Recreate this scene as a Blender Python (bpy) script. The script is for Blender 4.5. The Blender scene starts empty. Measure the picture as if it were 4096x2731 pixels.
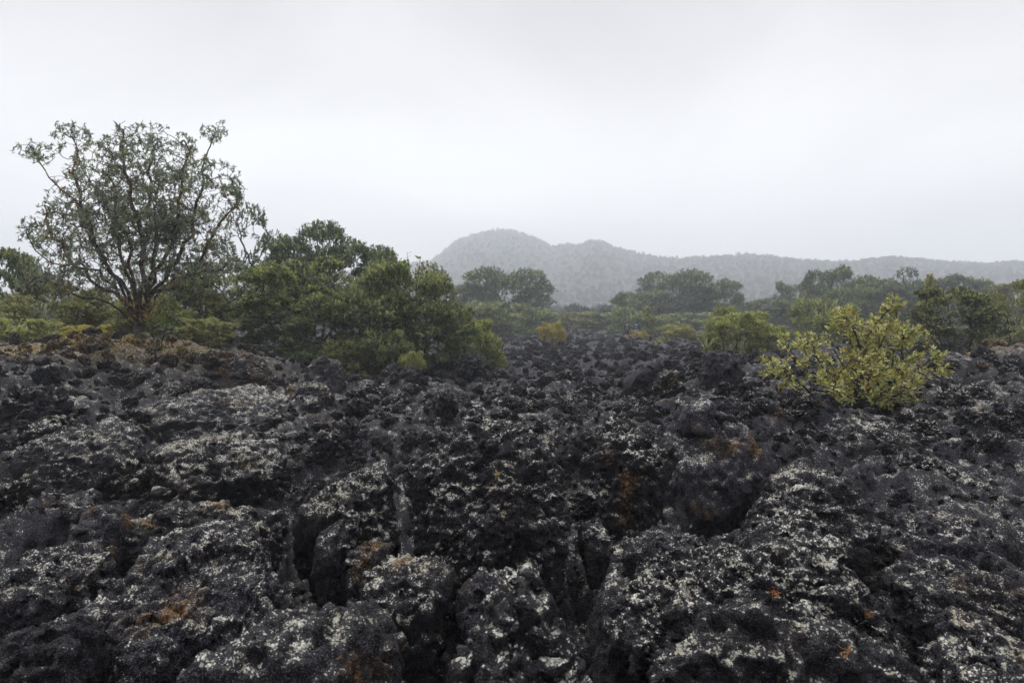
import bpy, bmesh, math
import numpy as np
from mathutils import Vector, Matrix, Euler

R = math.radians
S = bpy.context.scene
COL = S.collection
PI = math.pi

# ------------------------------------------------------------------ camera
CAM_Z = 1.65
PITCH = math.atan((341 - 305) / 683.0)          # horizon a little above the middle
cam_d = bpy.data.cameras.new('camera')
cam_d.sensor_width = 36.0
cam_d.lens = 24.0
cam_d.clip_start = 0.05
cam_d.clip_end = 5000
cam_d.dof.use_dof = True
cam_d.dof.focus_distance = 6.0
cam_d.dof.aperture_fstop = 4.0
cam = bpy.data.objects.new('camera', cam_d)
COL.objects.link(cam)
cam.location = (0, 0, CAM_Z)
cam.rotation_euler = (R(90) - PITCH, 0, 0)
S.camera = cam

# ------------------------------------------------------------------ sky
SUN_EL, SUN_AZ = 60.0, 318.0     # degrees; azimuth clockwise from +Y (towards the hills)
world = bpy.data.worlds.new('World')
S.world = world
world.use_nodes = True
wn, wl = world.node_tree.nodes, world.node_tree.links
wn.clear()
out = wn.new('ShaderNodeOutputWorld')
bg = wn.new('ShaderNodeBackground')
bg.inputs['Strength'].default_value = 1.0
sky = wn.new('ShaderNodeTexSky')
sky.sky_type = 'NISHITA'
sky.sun_disc = False
sky.sun_elevation = R(SUN_EL)
sky.sun_rotation = R(SUN_AZ)
skym = wn.new('ShaderNodeVectorMath'); skym.operation = 'SCALE'
skym.inputs['Scale'].default_value = 0.10
wl.new(sky.outputs[0], skym.inputs[0])
tc = wn.new('ShaderNodeTexCoord')
sep = wn.new('ShaderNodeSeparateXYZ')
wl.new(tc.outputs['Generated'], sep.inputs[0])
mp = wn.new('ShaderNodeMapping')
mp.inputs['Scale'].default_value = (1.0, 1.0, 2.2)
wl.new(tc.outputs['Generated'], mp.inputs[0])
cn = wn.new('ShaderNodeTexNoise')
cn.inputs['Scale'].default_value = 1.7
cn.inputs['Detail'].default_value = 3
cn.inputs['Roughness'].default_value = 0.45
cn.inputs['Distortion'].default_value = 0.6
wl.new(mp.outputs[0], cn.inputs['Vector'])
# cloud deck: brightest in a band over the horizon, greyer overhead
el = wn.new('ShaderNodeMapRange'); el.interpolation_type = 'SMOOTHSTEP'
el.inputs['From Min'].default_value = 0.02; el.inputs['From Max'].default_value = 0.42
el.inputs['To Min'].default_value = 1.0; el.inputs['To Max'].default_value = 0.0
wl.new(sep.outputs['Z'], el.inputs['Value'])
cr = wn.new('ShaderNodeMix'); cr.data_type = 'RGBA'
cr.inputs['A'].default_value = (0.675, 0.662, 0.68, 1)
cr.inputs['B'].default_value = (1.22, 1.21, 1.20, 1)
wl.new(el.outputs[0], cr.inputs['Factor'])
cm = wn.new('ShaderNodeMapRange')
cm.inputs['From Min'].default_value = 0.34; cm.inputs['From Max'].default_value = 0.68
cm.inputs['To Min'].default_value = 0.80; cm.inputs['To Max'].default_value = 1.07
wl.new(cn.outputs['Fac'], cm.inputs['Value'])
cv = wn.new('ShaderNodeVectorMath'); cv.operation = 'SCALE'
wl.new(cr.outputs['Result'], cv.inputs[0])
wl.new(cm.outputs[0], cv.inputs['Scale'])
# an overcast deck is brightest overhead
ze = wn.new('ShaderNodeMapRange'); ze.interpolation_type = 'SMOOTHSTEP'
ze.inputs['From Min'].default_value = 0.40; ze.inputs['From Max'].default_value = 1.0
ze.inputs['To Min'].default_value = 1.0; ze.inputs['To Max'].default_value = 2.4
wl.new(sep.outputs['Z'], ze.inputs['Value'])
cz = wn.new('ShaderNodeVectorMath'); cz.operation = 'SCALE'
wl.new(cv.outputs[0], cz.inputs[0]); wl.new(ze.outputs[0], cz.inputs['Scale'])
mixs = wn.new('ShaderNodeMix'); mixs.data_type = 'RGBA'
mixs.inputs['Factor'].default_value = 0.93     # overcast: cloud covers almost all of the blue
wl.new(skym.outputs[0], mixs.inputs['A'])
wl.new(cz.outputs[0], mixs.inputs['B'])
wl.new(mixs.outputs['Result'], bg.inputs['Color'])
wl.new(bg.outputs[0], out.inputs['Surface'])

sun_d = bpy.data.lights.new('sun', 'SUN')
sun_d.energy = 1.5
sun_d.angle = R(16)
sun_d.color = (1.0, 0.965, 0.92)
sun = bpy.data.objects.new('sun', sun_d)
COL.objects.link(sun)
sdir = Vector((math.sin(R(SUN_AZ)) * math.cos(R(SUN_EL)), math.cos(R(SUN_AZ)) * math.cos(R(SUN_EL)), math.sin(R(SUN_EL))))
sun.rotation_euler = sdir.to_track_quat('Z', 'Y').to_euler()
sun.location = sdir * 60

S.view_settings.view_transform = 'Standard'
S.view_settings.look = 'None'
S.view_settings.exposure = 0.36
S.view_settings.gamma = 1.0
S.view_settings.use_curve_mapping = False
S.render.engine = 'CYCLES'
S.cycles.use_denoising = True
try:
    S.cycles.denoiser = 'OPENIMAGEDENOISE'
    S.cycles.denoising_input_passes = 'RGB_ALBEDO_NORMAL'
    S.cycles.denoising_prefilter = 'ACCURATE'
except Exception:
    pass
S.cycles.max_bounces = 4
S.cycles.diffuse_bounces = 2
S.cycles.glossy_bounces = 2
S.cycles.transmission_bounces = 3
S.cycles.transparent_max_bounces = 4
S.cycles.volume_bounces = 2
S.cycles.sample_clamp_indirect = 4.0
S.cycles.use_adaptive_sampling = True
S.cycles.adaptive_threshold = 0.02

# ------------------------------------------------------------------ helpers
_f = np.array([0, math.cos(PITCH), -math.sin(PITCH)])
_u = np.array([0, math.sin(PITCH), math.cos(PITCH)])
def at(px, row, d):
    """the point in the place seen at that spot of the photo (1024 wide), d metres away along the ground"""
    v = _f + np.array([1.0, 0, 0]) * ((px - 512) / 683.0) + _u * ((341 - row) / 683.0)
    v = v * (d / v[1])
    return np.array([v[0], v[1], v[2] + CAM_Z])

def hsh(ix, iy, iz, seed):
    h = (ix.astype(np.int64) * 374761393 + iy.astype(np.int64) * 668265263 + iz.astype(np.int64) * 1274126177 + seed * 974634541) & 0xFFFFFFFF
    h = ((h ^ (h >> 13)) * 1274126177) & 0xFFFFFFFF
    h = ((h ^ (h >> 15)) * 2246822519) & 0xFFFFFFFF
    return h ^ (h >> 16)

_rg = np.random.default_rng(5)
_G = _rg.normal(size=(256, 3)); _G /= np.linalg.norm(_G, axis=1)[:, None]
_G = _G.astype(np.float32)
def perlin(p, seed=0):
    p = np.asarray(p, dtype=np.float32)
    i = np.floor(p); f = p - i
    i = i.astype(np.int64)
    w = f * f * f * (f * (f * 6 - 15) + 10)
    res = np.zeros(len(p), np.float32)
    for dx in (0, 1):
        wx = w[:, 0] if dx else 1 - w[:, 0]
        for dy in (0, 1):
            wy = w[:, 1] if dy else 1 - w[:, 1]
            for dz in (0, 1):
                wz = w[:, 2] if dz else 1 - w[:, 2]
                g = _G[hsh(i[:, 0] + dx, i[:, 1] + dy, i[:, 2] + dz, seed) & 255]
                res += wx * wy * wz * (g[:, 0] * (f[:, 0] - dx) + g[:, 1] * (f[:, 1] - dy) + g[:, 2] * (f[:, 2] - dz))
    return res * 1.5

def fbm(p, octv=3, seed=0, gain=0.5, ridged=False):
    a, s, r = 1.0, 1.0, 0
    for o in range(octv):
        n = perlin(p * s + o * 17.3, seed + o)
        if ridged:
            n = 0.5 - np.abs(n) * 1.6
        r = r + a * n
        a *= gain; s *= 2.03
    return r

def pile(x, y, cell, seed, tilt=0.5, steep=2.2, rng=1):
    """height of a heap of tilted blocks: the highest block top over each point"""
    gx, gy = x / cell, y / cell
    ix, iy = np.floor(gx).astype(np.int64), np.floor(gy).astype(np.int64)
    best = np.full(len(x), -9.0, np.float32)
    zz = np.zeros_like(ix)
    u = lambda a, b, k: (hsh(a, b, zz + k, seed) & 0xFFFF).astype(np.float32) / 65535.0
    for dx in range(-rng, rng + 1):
        for dy in range(-rng, rng + 1):
            cx, cy = ix + dx, iy + dy
            px = gx - (cx + u(cx, cy, 1)); py = gy - (cy + u(cx, cy, 2))
            th = u(cx, cy, 3) * 3.1416
            c, s = np.cos(th), np.sin(th)
            ax = c * px + s * py; ay = -s * px + c * py
            hw = 0.30 + 0.40 * u(cx, cy, 4); hd = 0.22 + 0.30 * u(cx, cy, 5)
            out_ = np.maximum(np.maximum(np.abs(ax) - hw, np.abs(ay) - hd), 0)
            h = u(cx, cy, 6) ** 1.3 + (u(cx, cy, 7) - 0.5) * 2 * tilt * ax + (u(cx, cy, 8) - 0.5) * 2 * tilt * ay - steep * out_ - 0.25 * (ax * ax + ay * ay)
            best = np.maximum(best, h)
    return np.maximum(best, -0.9)

def sst(a, b, x):
    t = np.clip((x - a) / (b - a), 0, 1)
    return t * t * (3 - 2 * t)

def base_z(x, y):
    x = np.asarray(x, np.float64); y = np.asarray(y, np.float64)
    r = np.maximum(y, 0)
    z = -3.0 * (1 - np.exp(-r / 75.0))
    dx = x + 9.0
    sx = np.where(dx > 0, 2.9, 6.0); dy = y - 15.6
    sy = np.where(dy < 0, 4.6, 7.0)
    z = z + 1.30 * np.exp(-0.5 * (dx / sx) ** 2 - 0.5 * (dy / sy) ** 2)
    z = z + 0.85 * np.exp(-0.5 * ((x - 13.0) / 5.5) ** 2 - 0.5 * ((y - 20.0) / 8.0) ** 2)
    z = z + 0.30 * np.exp(-0.5 * ((x - 5.0) / 3.0) ** 2 - 0.5 * ((y - 10.5) / 2.5) ** 2)
    z = z + 0.35 * np.exp(-0.5 * ((x - 2.4) / 1.5) ** 2 - 0.5 * ((y - 8.0) / 2.0) ** 2)
    rr = np.hypot(x, y)
    z = z - 0.50 * (1 - sst(6.0, 10.0, rr)) * sst(0.5, 2.5, rr)
    return z

def relief(x, y):
    p = np.stack([x, y, np.zeros_like(x)], 1)
    wx = perlin(p * 1.7, 3) * 0.30 + perlin(p * 6.0, 4) * 0.09
    wy = perlin(p * 1.7, 5) * 0.30 + perlin(p * 6.0, 6) * 0.09
    r = np.hypot(x, y)
    on = np.exp(-0.5 * ((x + 8.3) / 2.6) ** 2 - 0.5 * ((y - 15.8) / 1.7) ** 2)
    far = sst(6, 30, r)
    path = np.exp(-0.5 * ((x - PATHX) / 0.9) ** 2 - 0.5 * ((y - 66.5) / 2.6) ** 2)
    k = (1 - 0.75 * on) * (1 - 0.9 * path) * (1 - sst(90, 130, r))
    z = (pile(x + wx, y + wy, 1.15, 11, 0.65, 2.0) - 0.35) * (0.40 - 0.14 * far)
    z += (pile(x + wx * 0.7, y + wy * 0.7, 0.46, 12, 0.7, 1.7) - 0.3) * (0.11 + 0.04 * far)
    z += (pile(x + wx * 0.3, y + wy * 0.3, 0.17, 13, 0.9, 1.6) - 0.3) * (0.04 + 0.03 * far)
    z += fbm(p * 3.1, 3, 21) * 0.05
    z += fbm(p * 15.0, 3, 31, 0.6, True) * 0.020
    return z * k + fbm(p * 0.33, 2, 41) * 0.24

PATHX = at(626, 340, 66)[0]
def ground_z(x, y):
    x = np.atleast_1d(np.asarray(x, np.float64)); y = np.atleast_1d(np.asarray(y, np.float64))
    return base_z(x, y) + relief(x.astype(np.float32), y.astype(np.float32))
def gz(x, y):
    return float(ground_z(x, y)[0])

def mesh_np(name, V, F, smooth=True, attrs=None):
    """F: (n,3) or (n,4) index array, or list of such arrays"""
    if not isinstance(F, (list, tuple)):
        F = [F]
    me = bpy.data.meshes.new(name)
    V = np.asarray(V, np.float32)
    me.vertices.add(len(V)); me.vertices.foreach_set('co', V.ravel())
    nl = sum(f.size for f in F); npoly = sum(len(f) for f in F)
    me.loops.add(nl)
    me.loops.foreach_set('vertex_index', np.concatenate([f.ravel() for f in F]).astype(np.int32))
    me.polygons.add(npoly)
    tot = np.concatenate([np.full(len(f), f.shape[1], np.int32) for f in F])
    st = np.concatenate([[0], np.cumsum(tot)[:-1]]).astype(np.int32)
    me.polygons.foreach_set('loop_start', st)
    me.polygons.foreach_set('use_smooth', np.full(npoly, smooth, bool))
    for k, v in (attrs or {}).items():
        a = me.attributes.new(k, 'FLOAT', 'POINT')
        a.data.foreach_set('value', np.asarray(v, np.float32))
    me.update(calc_edges=True)
    return me

def obj(name, me, mat=None, parent=None, color=None, kind=None):
    o = bpy.data.objects.new(name, me)
    COL.objects.link(o)
    if mat is not None and len(me.materials) == 0:
        me.materials.append(mat)
    if parent is not None:
        o.parent = parent
    if color is not None:
        o.color = (*color, 1) if len(color) == 3 else color
    if kind:
        o['kind'] = kind
    return o

def tag(o, label, cat, group=None):
    o['label'] = label; o['category'] = cat
    if group:
        o['group'] = group
    return o

def empty(name, loc, rz=0, sc=1.0):
    e = bpy.data.objects.new(name, None)
    COL.objects.link(e)
    e.empty_display_size = 0.2
    e.location = loc; e.rotation_euler = (0, 0, rz)
    e.scale = (sc, sc, sc) if np.isscalar(sc) else sc
    return e

# ------------------------------------------------------------------ materials
class NT:
    def __init__(self, name):
        self.m = bpy.data.materials.new(name); self.m.use_nodes = True
        self.t = self.m.node_tree; self.t.nodes.clear()
        self.out = self.n('ShaderNodeOutputMaterial')
    def n(self, typ, **kw):
        nd = self.t.nodes.new(typ)
        for k, v in kw.items():
            setattr(nd, k, v)
        return nd
    def L(self, a, b):
        self.t.links.new(a, b)
    def val(self, sock, v):
        if hasattr(v, 'is_output'):
            self.L(v, sock)
        else:
            sock.default_value = v
    def math(self, op, a, b=0.0, clamp=False):
        nd = self.n('ShaderNodeMath', operation=op, use_clamp=clamp)
        self.val(nd.inputs[0], a); self.val(nd.inputs[1], b)
        return nd.outputs[0]
    def noise(self, vec, scale, detail=3, rough=0.5, dist=0.0):
        nd = self.n('ShaderNodeTexNoise')
        self.L(vec, nd.inputs['Vector'])
        nd.inputs['Scale'].default_value = scale; nd.inputs['Detail'].default_value = detail
        nd.inputs['Roughness'].default_value = rough; nd.inputs['Distortion'].default_value = dist
        return nd.outputs['Fac']
    def voro(self, vec, scale, feature='F1', rnd=1.0):
        nd = self.n('ShaderNodeTexVoronoi', feature=feature)
        self.L(vec, nd.inputs['Vector']); nd.inputs['Scale'].default_value = scale
        nd.inputs['Randomness'].default_value = rnd
        return nd
    def ramp(self, v, a, b, lo=0.0, hi=1.0, smooth=True):
        nd = self.n('ShaderNodeMapRange')
        nd.interpolation_type = 'SMOOTHSTEP' if smooth else 'LINEAR'
        self.val(nd.inputs['Value'], v)
        self.val(nd.inputs['From Min'], a); self.val(nd.inputs['From Max'], b)
        self.val(nd.inputs['To Min'], lo); self.val(nd.inputs['To Max'], hi)
        return nd.outputs[0]
    def mix(self, f, a, b, blend='MIX'):
        nd = self.n('ShaderNodeMix', data_type='RGBA', blend_type=blend)
        self.val(nd.inputs['Factor'], f)
        for s, v in (('A', a), ('B', b)):
            if hasattr(v, 'is_output'):
                self.L(v, nd.inputs[s])
            else:
                nd.inputs[s].default_value = (*v, 1)
        return nd.outputs['Result']
    def attr(self, name, typ='GEOMETRY'):
        nd = self.n('ShaderNodeAttribute', attribute_type=typ, attribute_name=name)
        return nd.outputs['Fac']
    def bump(self, h, strength, dist, normal=None):
        nd = self.n('ShaderNodeBump')
        nd.inputs['Strength'].default_value = strength; nd.inputs['Distance'].default_value = dist
        self.L(h, nd.inputs['Height'])
        if normal is not None:
            self.L(normal, nd.inputs['Normal'])
        return nd.outputs[0]

def rock_material():
    t = NT('lava_rock')
    geo = t.n('ShaderNodeNewGeometry')
    P = geo.outputs['Position']
    oi = t.n('ShaderNodeObjectInfo')
    sc = t.n('ShaderNodeSeparateColor'); t.L(oi.outputs['Color'], sc.inputs[0])
    bare_o, orange_o = sc.outputs[0], sc.outputs[1]
    sp = t.n('ShaderNodeSeparateXYZ'); t.L(P, sp.inputs[0])
    # less lichen on the younger flow farther out; each stone its own amount
    bare = t.math('ADD', bare_o, t.ramp(sp.outputs['Y'], 9.0, 30.0, 0.08, 0.46))
    bare = t.math('ADD', bare, t.math('MULTIPLY', t.math('SUBTRACT', oi.outputs['Random'], 0.5), 0.18))
    # moss beds under the two rooted thickets
    def bed(cx, cy, sx_, sy_, k):
        ax = t.math('DIVIDE', t.math('SUBTRACT', sp.outputs['X'], cx), sx_); ay = t.math('DIVIDE', t.math('SUBTRACT', sp.outputs['Y'], cy), sy_)
        q = t.math('ADD', t.math('MULTIPLY', ax, ax), t.math('MULTIPLY', ay, ay))
        return t.math('MULTIPLY', t.math('EXPONENT', t.math('MULTIPLY', q, -0.5)), k)
    moss = t.math('ADD', bed(-8.6, 15.0, 1.5, 1.2, 1.3), bed(12.4, 18.2, .9, .6, 0.6), clamp=True)
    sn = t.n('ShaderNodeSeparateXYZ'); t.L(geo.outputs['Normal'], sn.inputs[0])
    mid = t.noise(P, 8.0, 3, 0.62, 0.2)
    big = t.noise(P, 1.5, 2, 0.5)
    fin = t.noise(P, 46.0, 3, 0.75)
    gra = t.noise(P, 150.0, 1, 0.6)
    o1 = t.noise(P, 2.4, 2, 0.5)
    # basalt: near black, purple-grey where weathered, brown in places
    basalt = t.mix(t.ramp(mid, 0.36, 0.68), (0.0045, 0.0045, 0.0058), (0.0155, 0.0152, 0.0205))
    basalt = t.mix(t.ramp(fin, 0.46, 0.72, 0, 0.6), basalt, (0.046, 0.045, 0.064))  # blue-violet highlights painted into the rock colour, tinting the specks below too
    basalt = t.mix(t.ramp(o1, 0.54, 0.72, 0, 0.5), basalt, (0.026, 0.018, 0.015))
    basalt = t.mix(t.ramp(gra, 0.56, 0.68, 0, 0.8), basalt, (0.125, 0.125, 0.150))
    basalt = t.mix(t.ramp(gra, 0.44, 0.34, 0, 0.8), basalt, (0.003, 0.003, 0.004))
    tone = t.ramp(oi.outputs['Random'], 0.0, 1.0, 0.55, 1.75, False)
    tv = t.n('ShaderNodeVectorMath', operation='SCALE'); t.L(basalt, tv.inputs[0]); t.L(tone, tv.inputs['Scale']); basalt = tv.outputs[0]
    # lichen: granular rosettes that merge into crusts where they grow dense
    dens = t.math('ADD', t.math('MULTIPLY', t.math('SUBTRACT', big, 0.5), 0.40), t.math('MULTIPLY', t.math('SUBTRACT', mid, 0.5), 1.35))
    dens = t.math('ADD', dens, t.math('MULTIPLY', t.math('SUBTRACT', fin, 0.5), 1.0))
    dens = t.math('ADD', dens, t.math('MULTIPLY', t.math('SUBTRACT', sn.outputs['Z'], 0.25), 0.42))  # lichen favours upward faces; weight raised to paint lit tops and dark sides
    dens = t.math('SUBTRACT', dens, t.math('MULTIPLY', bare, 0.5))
    wn_ = t.n('ShaderNodeTexNoise'); t.L(P, wn_.inputs['Vector'])
    wn_.inputs['Scale'].default_value = 22.0; wn_.inputs['Detail'].default_value = 3
    w1 = t.n('ShaderNodeVectorMath', operation='SUBTRACT'); t.L(wn_.outputs['Color'], w1.inputs[0]); w1.inputs[1].default_value = (.5, .5, .5)
    w2 = t.n('ShaderNodeVectorMath', operation='SCALE'); t.L(w1.outputs[0], w2.inputs[0]); w2.inputs['Scale'].default_value = 0.020
    w3 = t.n('ShaderNodeVectorMath', operation='ADD'); t.L(P, w3.inputs[0]); t.L(w2.outputs[0], w3.inputs[1])
    va = t.voro(w3.outputs[0], 80.0); vb = t.voro(w3.outputs[0], 36.0)
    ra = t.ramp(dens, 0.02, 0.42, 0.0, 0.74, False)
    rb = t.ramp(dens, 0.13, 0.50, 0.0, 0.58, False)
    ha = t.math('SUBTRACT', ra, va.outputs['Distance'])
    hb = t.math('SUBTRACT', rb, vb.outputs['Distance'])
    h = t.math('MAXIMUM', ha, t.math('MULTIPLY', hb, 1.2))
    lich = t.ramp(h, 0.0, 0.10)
    vc = t.n('ShaderNodeSeparateColor'); t.L(vb.outputs['Color'], vc.inputs[0])
    va_c = t.n('ShaderNodeSeparateColor'); t.L(va.outputs['Color'], va_c.inputs[0])
    lc = t.mix(vc.outputs[0], (0.25, 0.29, 0.27), (0.55, 0.49, 0.37))
    lc = t.mix(t.ramp(va_c.outputs[1], 0.20, 0.85), lc, (0.96, 0.94, 0.86))
    lc = t.mix(t.ramp(gra, 0.30, 0.58, 0.38, 0.0), lc, (0.15, 0.155, 0.14))
    lc = t.mix(t.ramp(o1, 0.44, 0.64, 0.0, 0.5), lc, (0.46, 0.43, 0.32))
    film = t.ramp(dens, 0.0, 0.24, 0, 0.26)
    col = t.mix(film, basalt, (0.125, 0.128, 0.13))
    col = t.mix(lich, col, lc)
    # rusty lichen in patches
    os_ = t.math('ADD', t.math('MULTIPLY', t.math('SUBTRACT', o1, 0.5), 1.2), t.math('MULTIPLY', t.math('SUBTRACT', fin, 0.5), 1.0))
    os_ = t.math('ADD', os_, t.math('MULTIPLY', t.math('SUBTRACT', mid, 0.5), 0.6))
    os_ = t.math('ADD', os_, t.math('MULTIPLY', orange_o, 0.30))
    om = t.ramp(t.math('ADD', os_, t.math('MULTIPLY', t.math('SUBTRACT', gra, 0.5), 0.35)), 0.335, 0.37)
    oc = t.mix(t.ramp(va_c.outputs[0], 0.2, 0.8), (0.10, 0.045, 0.013), (0.27, 0.135, 0.038))
    col = t.mix(t.math('MULTIPLY', om, 0.8), col, oc)
    # cushion moss, leaf litter and pale lichen where trees stand
    mm = t.math('MULTIPLY', moss, t.ramp(t.math('ADD', t.math('ADD', o1, t.math('MULTIPLY', mid, 0.8)), t.math('MULTIPLY', moss, 0.40)), 0.72, 0.90), clamp=True)
    mc = t.mix(t.ramp(fin, 0.38, 0.60), (0.13, 0.085, 0.014), (0.52, 0.33, 0.045))
    mc = t.mix(t.ramp(vc.outputs[1], 0.66, 0.76), mc, (0.66, 0.58, 0.40))
    mc = t.mix(t.ramp(vc.outputs[2], 0.86, 0.92), mc, (0.24, 0.12, 0.05))
    mc = t.mix(t.ramp(vc.outputs[0], 0.70, 0.78), mc, (0.035, 0.034, 0.036))
    col = t.mix(mm, col, mc)
    p = t.n('ShaderNodeBsdfPrincipled')
    t.L(col, p.inputs['Base Color'])
    t.L(t.ramp(lich, 0, 1, 0.58, 0.95, False), p.inputs['Roughness'])
    p.inputs['Specular IOR Level'].default_value = 0.20
    hgt = t.math('ADD', t.math('MULTIPLY', t.noise(P, 30.0, 4, 0.80), 1.0), t.math('MULTIPLY', t.math('MAXIMUM', h, 0.0), 0.55))
    hgt = t.math('ADD', hgt, t.math('MULTIPLY', t.ramp(va.outputs['Distance'], 0.0, 0.45), 0.25))
    t.L(t.bump(hgt, 1.0, 0.050), p.inputs['Normal'])
    t.L(p.outputs[0], t.out.inputs[0])
    return t.m

def leaf_material(name, tipcol=(0.42, 0.43, 0.19), rough=0.38, trans=0.32, use_rand=False, oranges=0.0):
    """leaf colour: the object's own colour, varied from leaf to leaf, young tips paler"""
    t = NT(name)
    oi = t.n('ShaderNodeObjectInfo')
    if use_rand:
        tint = oi.outputs['Random']; base = (0.30, 0.30, 0.125)
        basec = t.mix(0.0, base, base)
    else:
        tint = t.attr('tint'); basec = oi.outputs['Color']
    lo = t.mix(1.0, basec, (0.50, 0.52, 0.56), 'MULTIPLY')
    hi = t.mix(1.0, basec, (1.80, 1.75, 1.65), 'MULTIPLY')
    c = t.mix(t.ramp(tint, 0.0, 0.75, smooth=False), lo, hi)
    c = t.mix(t.ramp(tint, 0.72, 1.0), c, tipcol)
    if oranges > 0:
        c = t.mix(t.ramp(t.math('FRACT', t.math('MULTIPLY', tint, 37.0)), 1 - oranges - 0.002, 1 - oranges), c, (0.42, 0.115, 0.02))
    p = t.n('ShaderNodeBsdfPrincipled')
    t.L(c, p.inputs['Base Color'])
    p.inputs['Roughness'].default_value = rough
    p.inputs['Specular IOR Level'].default_value = 0.45
    tr = t.n('ShaderNodeBsdfTranslucent')
    t.L(t.mix(1.0, c, (1.25, 1.3, 0.7), 'MULTIPLY'), tr.inputs['Color'])
    mx = t.n('ShaderNodeMixShader'); mx.inputs[0].default_value = trans
    t.L(p.outputs[0], mx.inputs[1]); t.L(tr.outputs[0], mx.inputs[2])
    t.L(mx.outputs[0], t.out.inputs[0])
    return t.m

def bark_material(name, dark, light, moss, amount):
    t = NT(name)
    P = t.n('ShaderNodeNewGeometry').outputs['Position']
    c = t.mix(t.ramp(t.noise(P, 14.0, 4, 0.6), 0.35, 0.68), dark, light)
    c = t.mix(t.ramp(t.noise(P, 2.1, 4, 0.65), 0.62 - amount, 0.70 - amount), c, moss)
    p = t.n('ShaderNodeBsdfPrincipled')
    t.L(c, p.inputs['Base Color']); p.inputs['Roughness'].default_value = 0.9
    t.L(t.bump(t.noise(P, 45.0, 4, 0.7), 0.6, 0.02), p.inputs['Normal'])
    t.L(p.outputs[0], t.out.inputs[0])
    return t.m

def plain_material(name, col, rough=0.8, var=0.25, scale=20.0):
    t = NT(name)
    P = t.n('ShaderNodeNewGeometry').outputs['Position']
    c = t.mix(t.noise(P, scale, 3, 0.6), tuple(v * (1 - var) for v in col), tuple(v * (1 + var) for v in col))
    p = t.n('ShaderNodeBsdfPrincipled')
    t.L(c, p.inputs['Base Color']); p.inputs['Roughness'].default_value = rough
    t.L(p.outputs[0], t.out.inputs[0])
    return t.m

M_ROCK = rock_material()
M_LEAF = leaf_material('leaf')
M_LEAFBIG = leaf_material('broad_leaf', tipcol=(0.46, 0.42, 0.16), rough=0.38, trans=0.25, use_rand=True, oranges=0.02)
M_LEAFBIG2 = leaf_material('broad_leaf_mass', tipcol=(0.46, 0.42, 0.16), rough=0.38, trans=0.25, oranges=0.012)
M_BARK = bark_material('bark', (0.030, 0.027, 0.026), (0.095, 0.085, 0.080), (0.19, 0.13, 0.055), -0.03)
M_BARKMOSS = bark_material('mossy_bark', (0.022, 0.019, 0.017), (0.085, 0.072, 0.058), (0.30, 0.21, 0.095), 0.07)
M_TWIG = bark_material('twig_bark', (0.085, 0.078, 0.072), (0.19, 0.18, 0.165), (0.30, 0.22, 0.11), -0.02)
M_STEM = plain_material('stem_bark', (0.035, 0.028, 0.024), 0.8)

# ------------------------------------------------------------------ lava field (the ground)
def build_ground():
    ad = np.linspace(R(-43), R(43), 660)
    ac = np.linspace(R(43), R(317), 70)[1:-1]
    ang = np.concatenate([ad, ac])
    rr = np.concatenate([[0.35, 0.6, 0.9, 1.2], np.geomspace(1.5, 110, 580), np.geomspace(118, 1300, 34)])
    na, nr = len(ang), len(rr)
    A, Rr = np.meshgrid(ang, rr)
    x = (np.sin(A) * Rr).ravel(); y = (np.cos(A) * Rr).ravel()
    z = ground_z(x, y)
    V = np.stack([x, y, z], 1)
    r = Rr.ravel()
    # overhanging, ragged edges: push the surface sideways as well
    near = 1 - sst(60, 110, r)
    q = V.astype(np.float32)
    for k, (sc_, am) in enumerate(((2.6, 0.10), (9.0, 0.035))):
        V[:, 0] += perlin(q * sc_ + 3.1, 51 + k) * am * near
        V[:, 1] += perlin(q * sc_ + 9.7, 61 + k) * am * near
    # clinker: push out along the surface
    G = V.reshape(nr, na, 3)
    du = np.roll(G, -1, 1) - np.roll(G, 1, 1); dv = np.gradient(G, axis=0)
    Nn = np.cross(du, dv).reshape(-1, 3); Nn /= np.maximum(np.linalg.norm(Nn, axis=1)[:, None], 1e-9)
    Nn *= np.sign(Nn[:, 2:3] + 1e-9)
    q = V.astype(np.float32)
    d = (0.5 - np.abs(perlin(q * 7.0, 81)) * 1.8) * 0.032 + (0.5 - np.abs(perlin(q * 16.0, 82)) * 1.8) * 0.018 + perlin(q * 36.0, 83) * 0.010
    V = V + Nn * (d * near * (1 - 0.6 * np.exp(-0.5 * ((V[:, 0] + 8.1) / 2.7) ** 2 - 0.5 * ((V[:, 1] - 15.4) / 1.3) ** 2)))[:, None]
    idx = np.arange(na * nr).reshape(nr, na)
    a = idx[:-1]; b = idx[1:]
    a2 = np.roll(a, -1, 1); b2 = np.roll(b, -1, 1)
    F = np.stack([a, a2, b2, b], -1).reshape(-1, 4)[:, ::-1]
    cap = idx[0][::1]
    n0 = len(V)
    V = np.vstack([V, [[0, 0, V[cap, 2].mean()]]])
    T = np.stack([np.full(na, n0), cap, np.roll(cap, -1)], 1)[:, ::-1]
    return mesh_np('lava_field', V, [F, T], True)

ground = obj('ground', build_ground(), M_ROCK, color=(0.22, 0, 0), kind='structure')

# ------------------------------------------------------------------ lava blocks
_ico = {}
def ico(n):
    if n not in _ico:
        bm = bmesh.new(); bmesh.ops.create_icosphere(bm, subdivisions=n, radius=1.0)
        V = np.array([v.co[:] for v in bm.verts]); F = np.array([[v.index for v in f.verts] for f in bm.faces])
        bm.free(); _ico[n] = (V / np.linalg.norm(V, axis=1)[:, None], F)
    return _ico[n]

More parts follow.
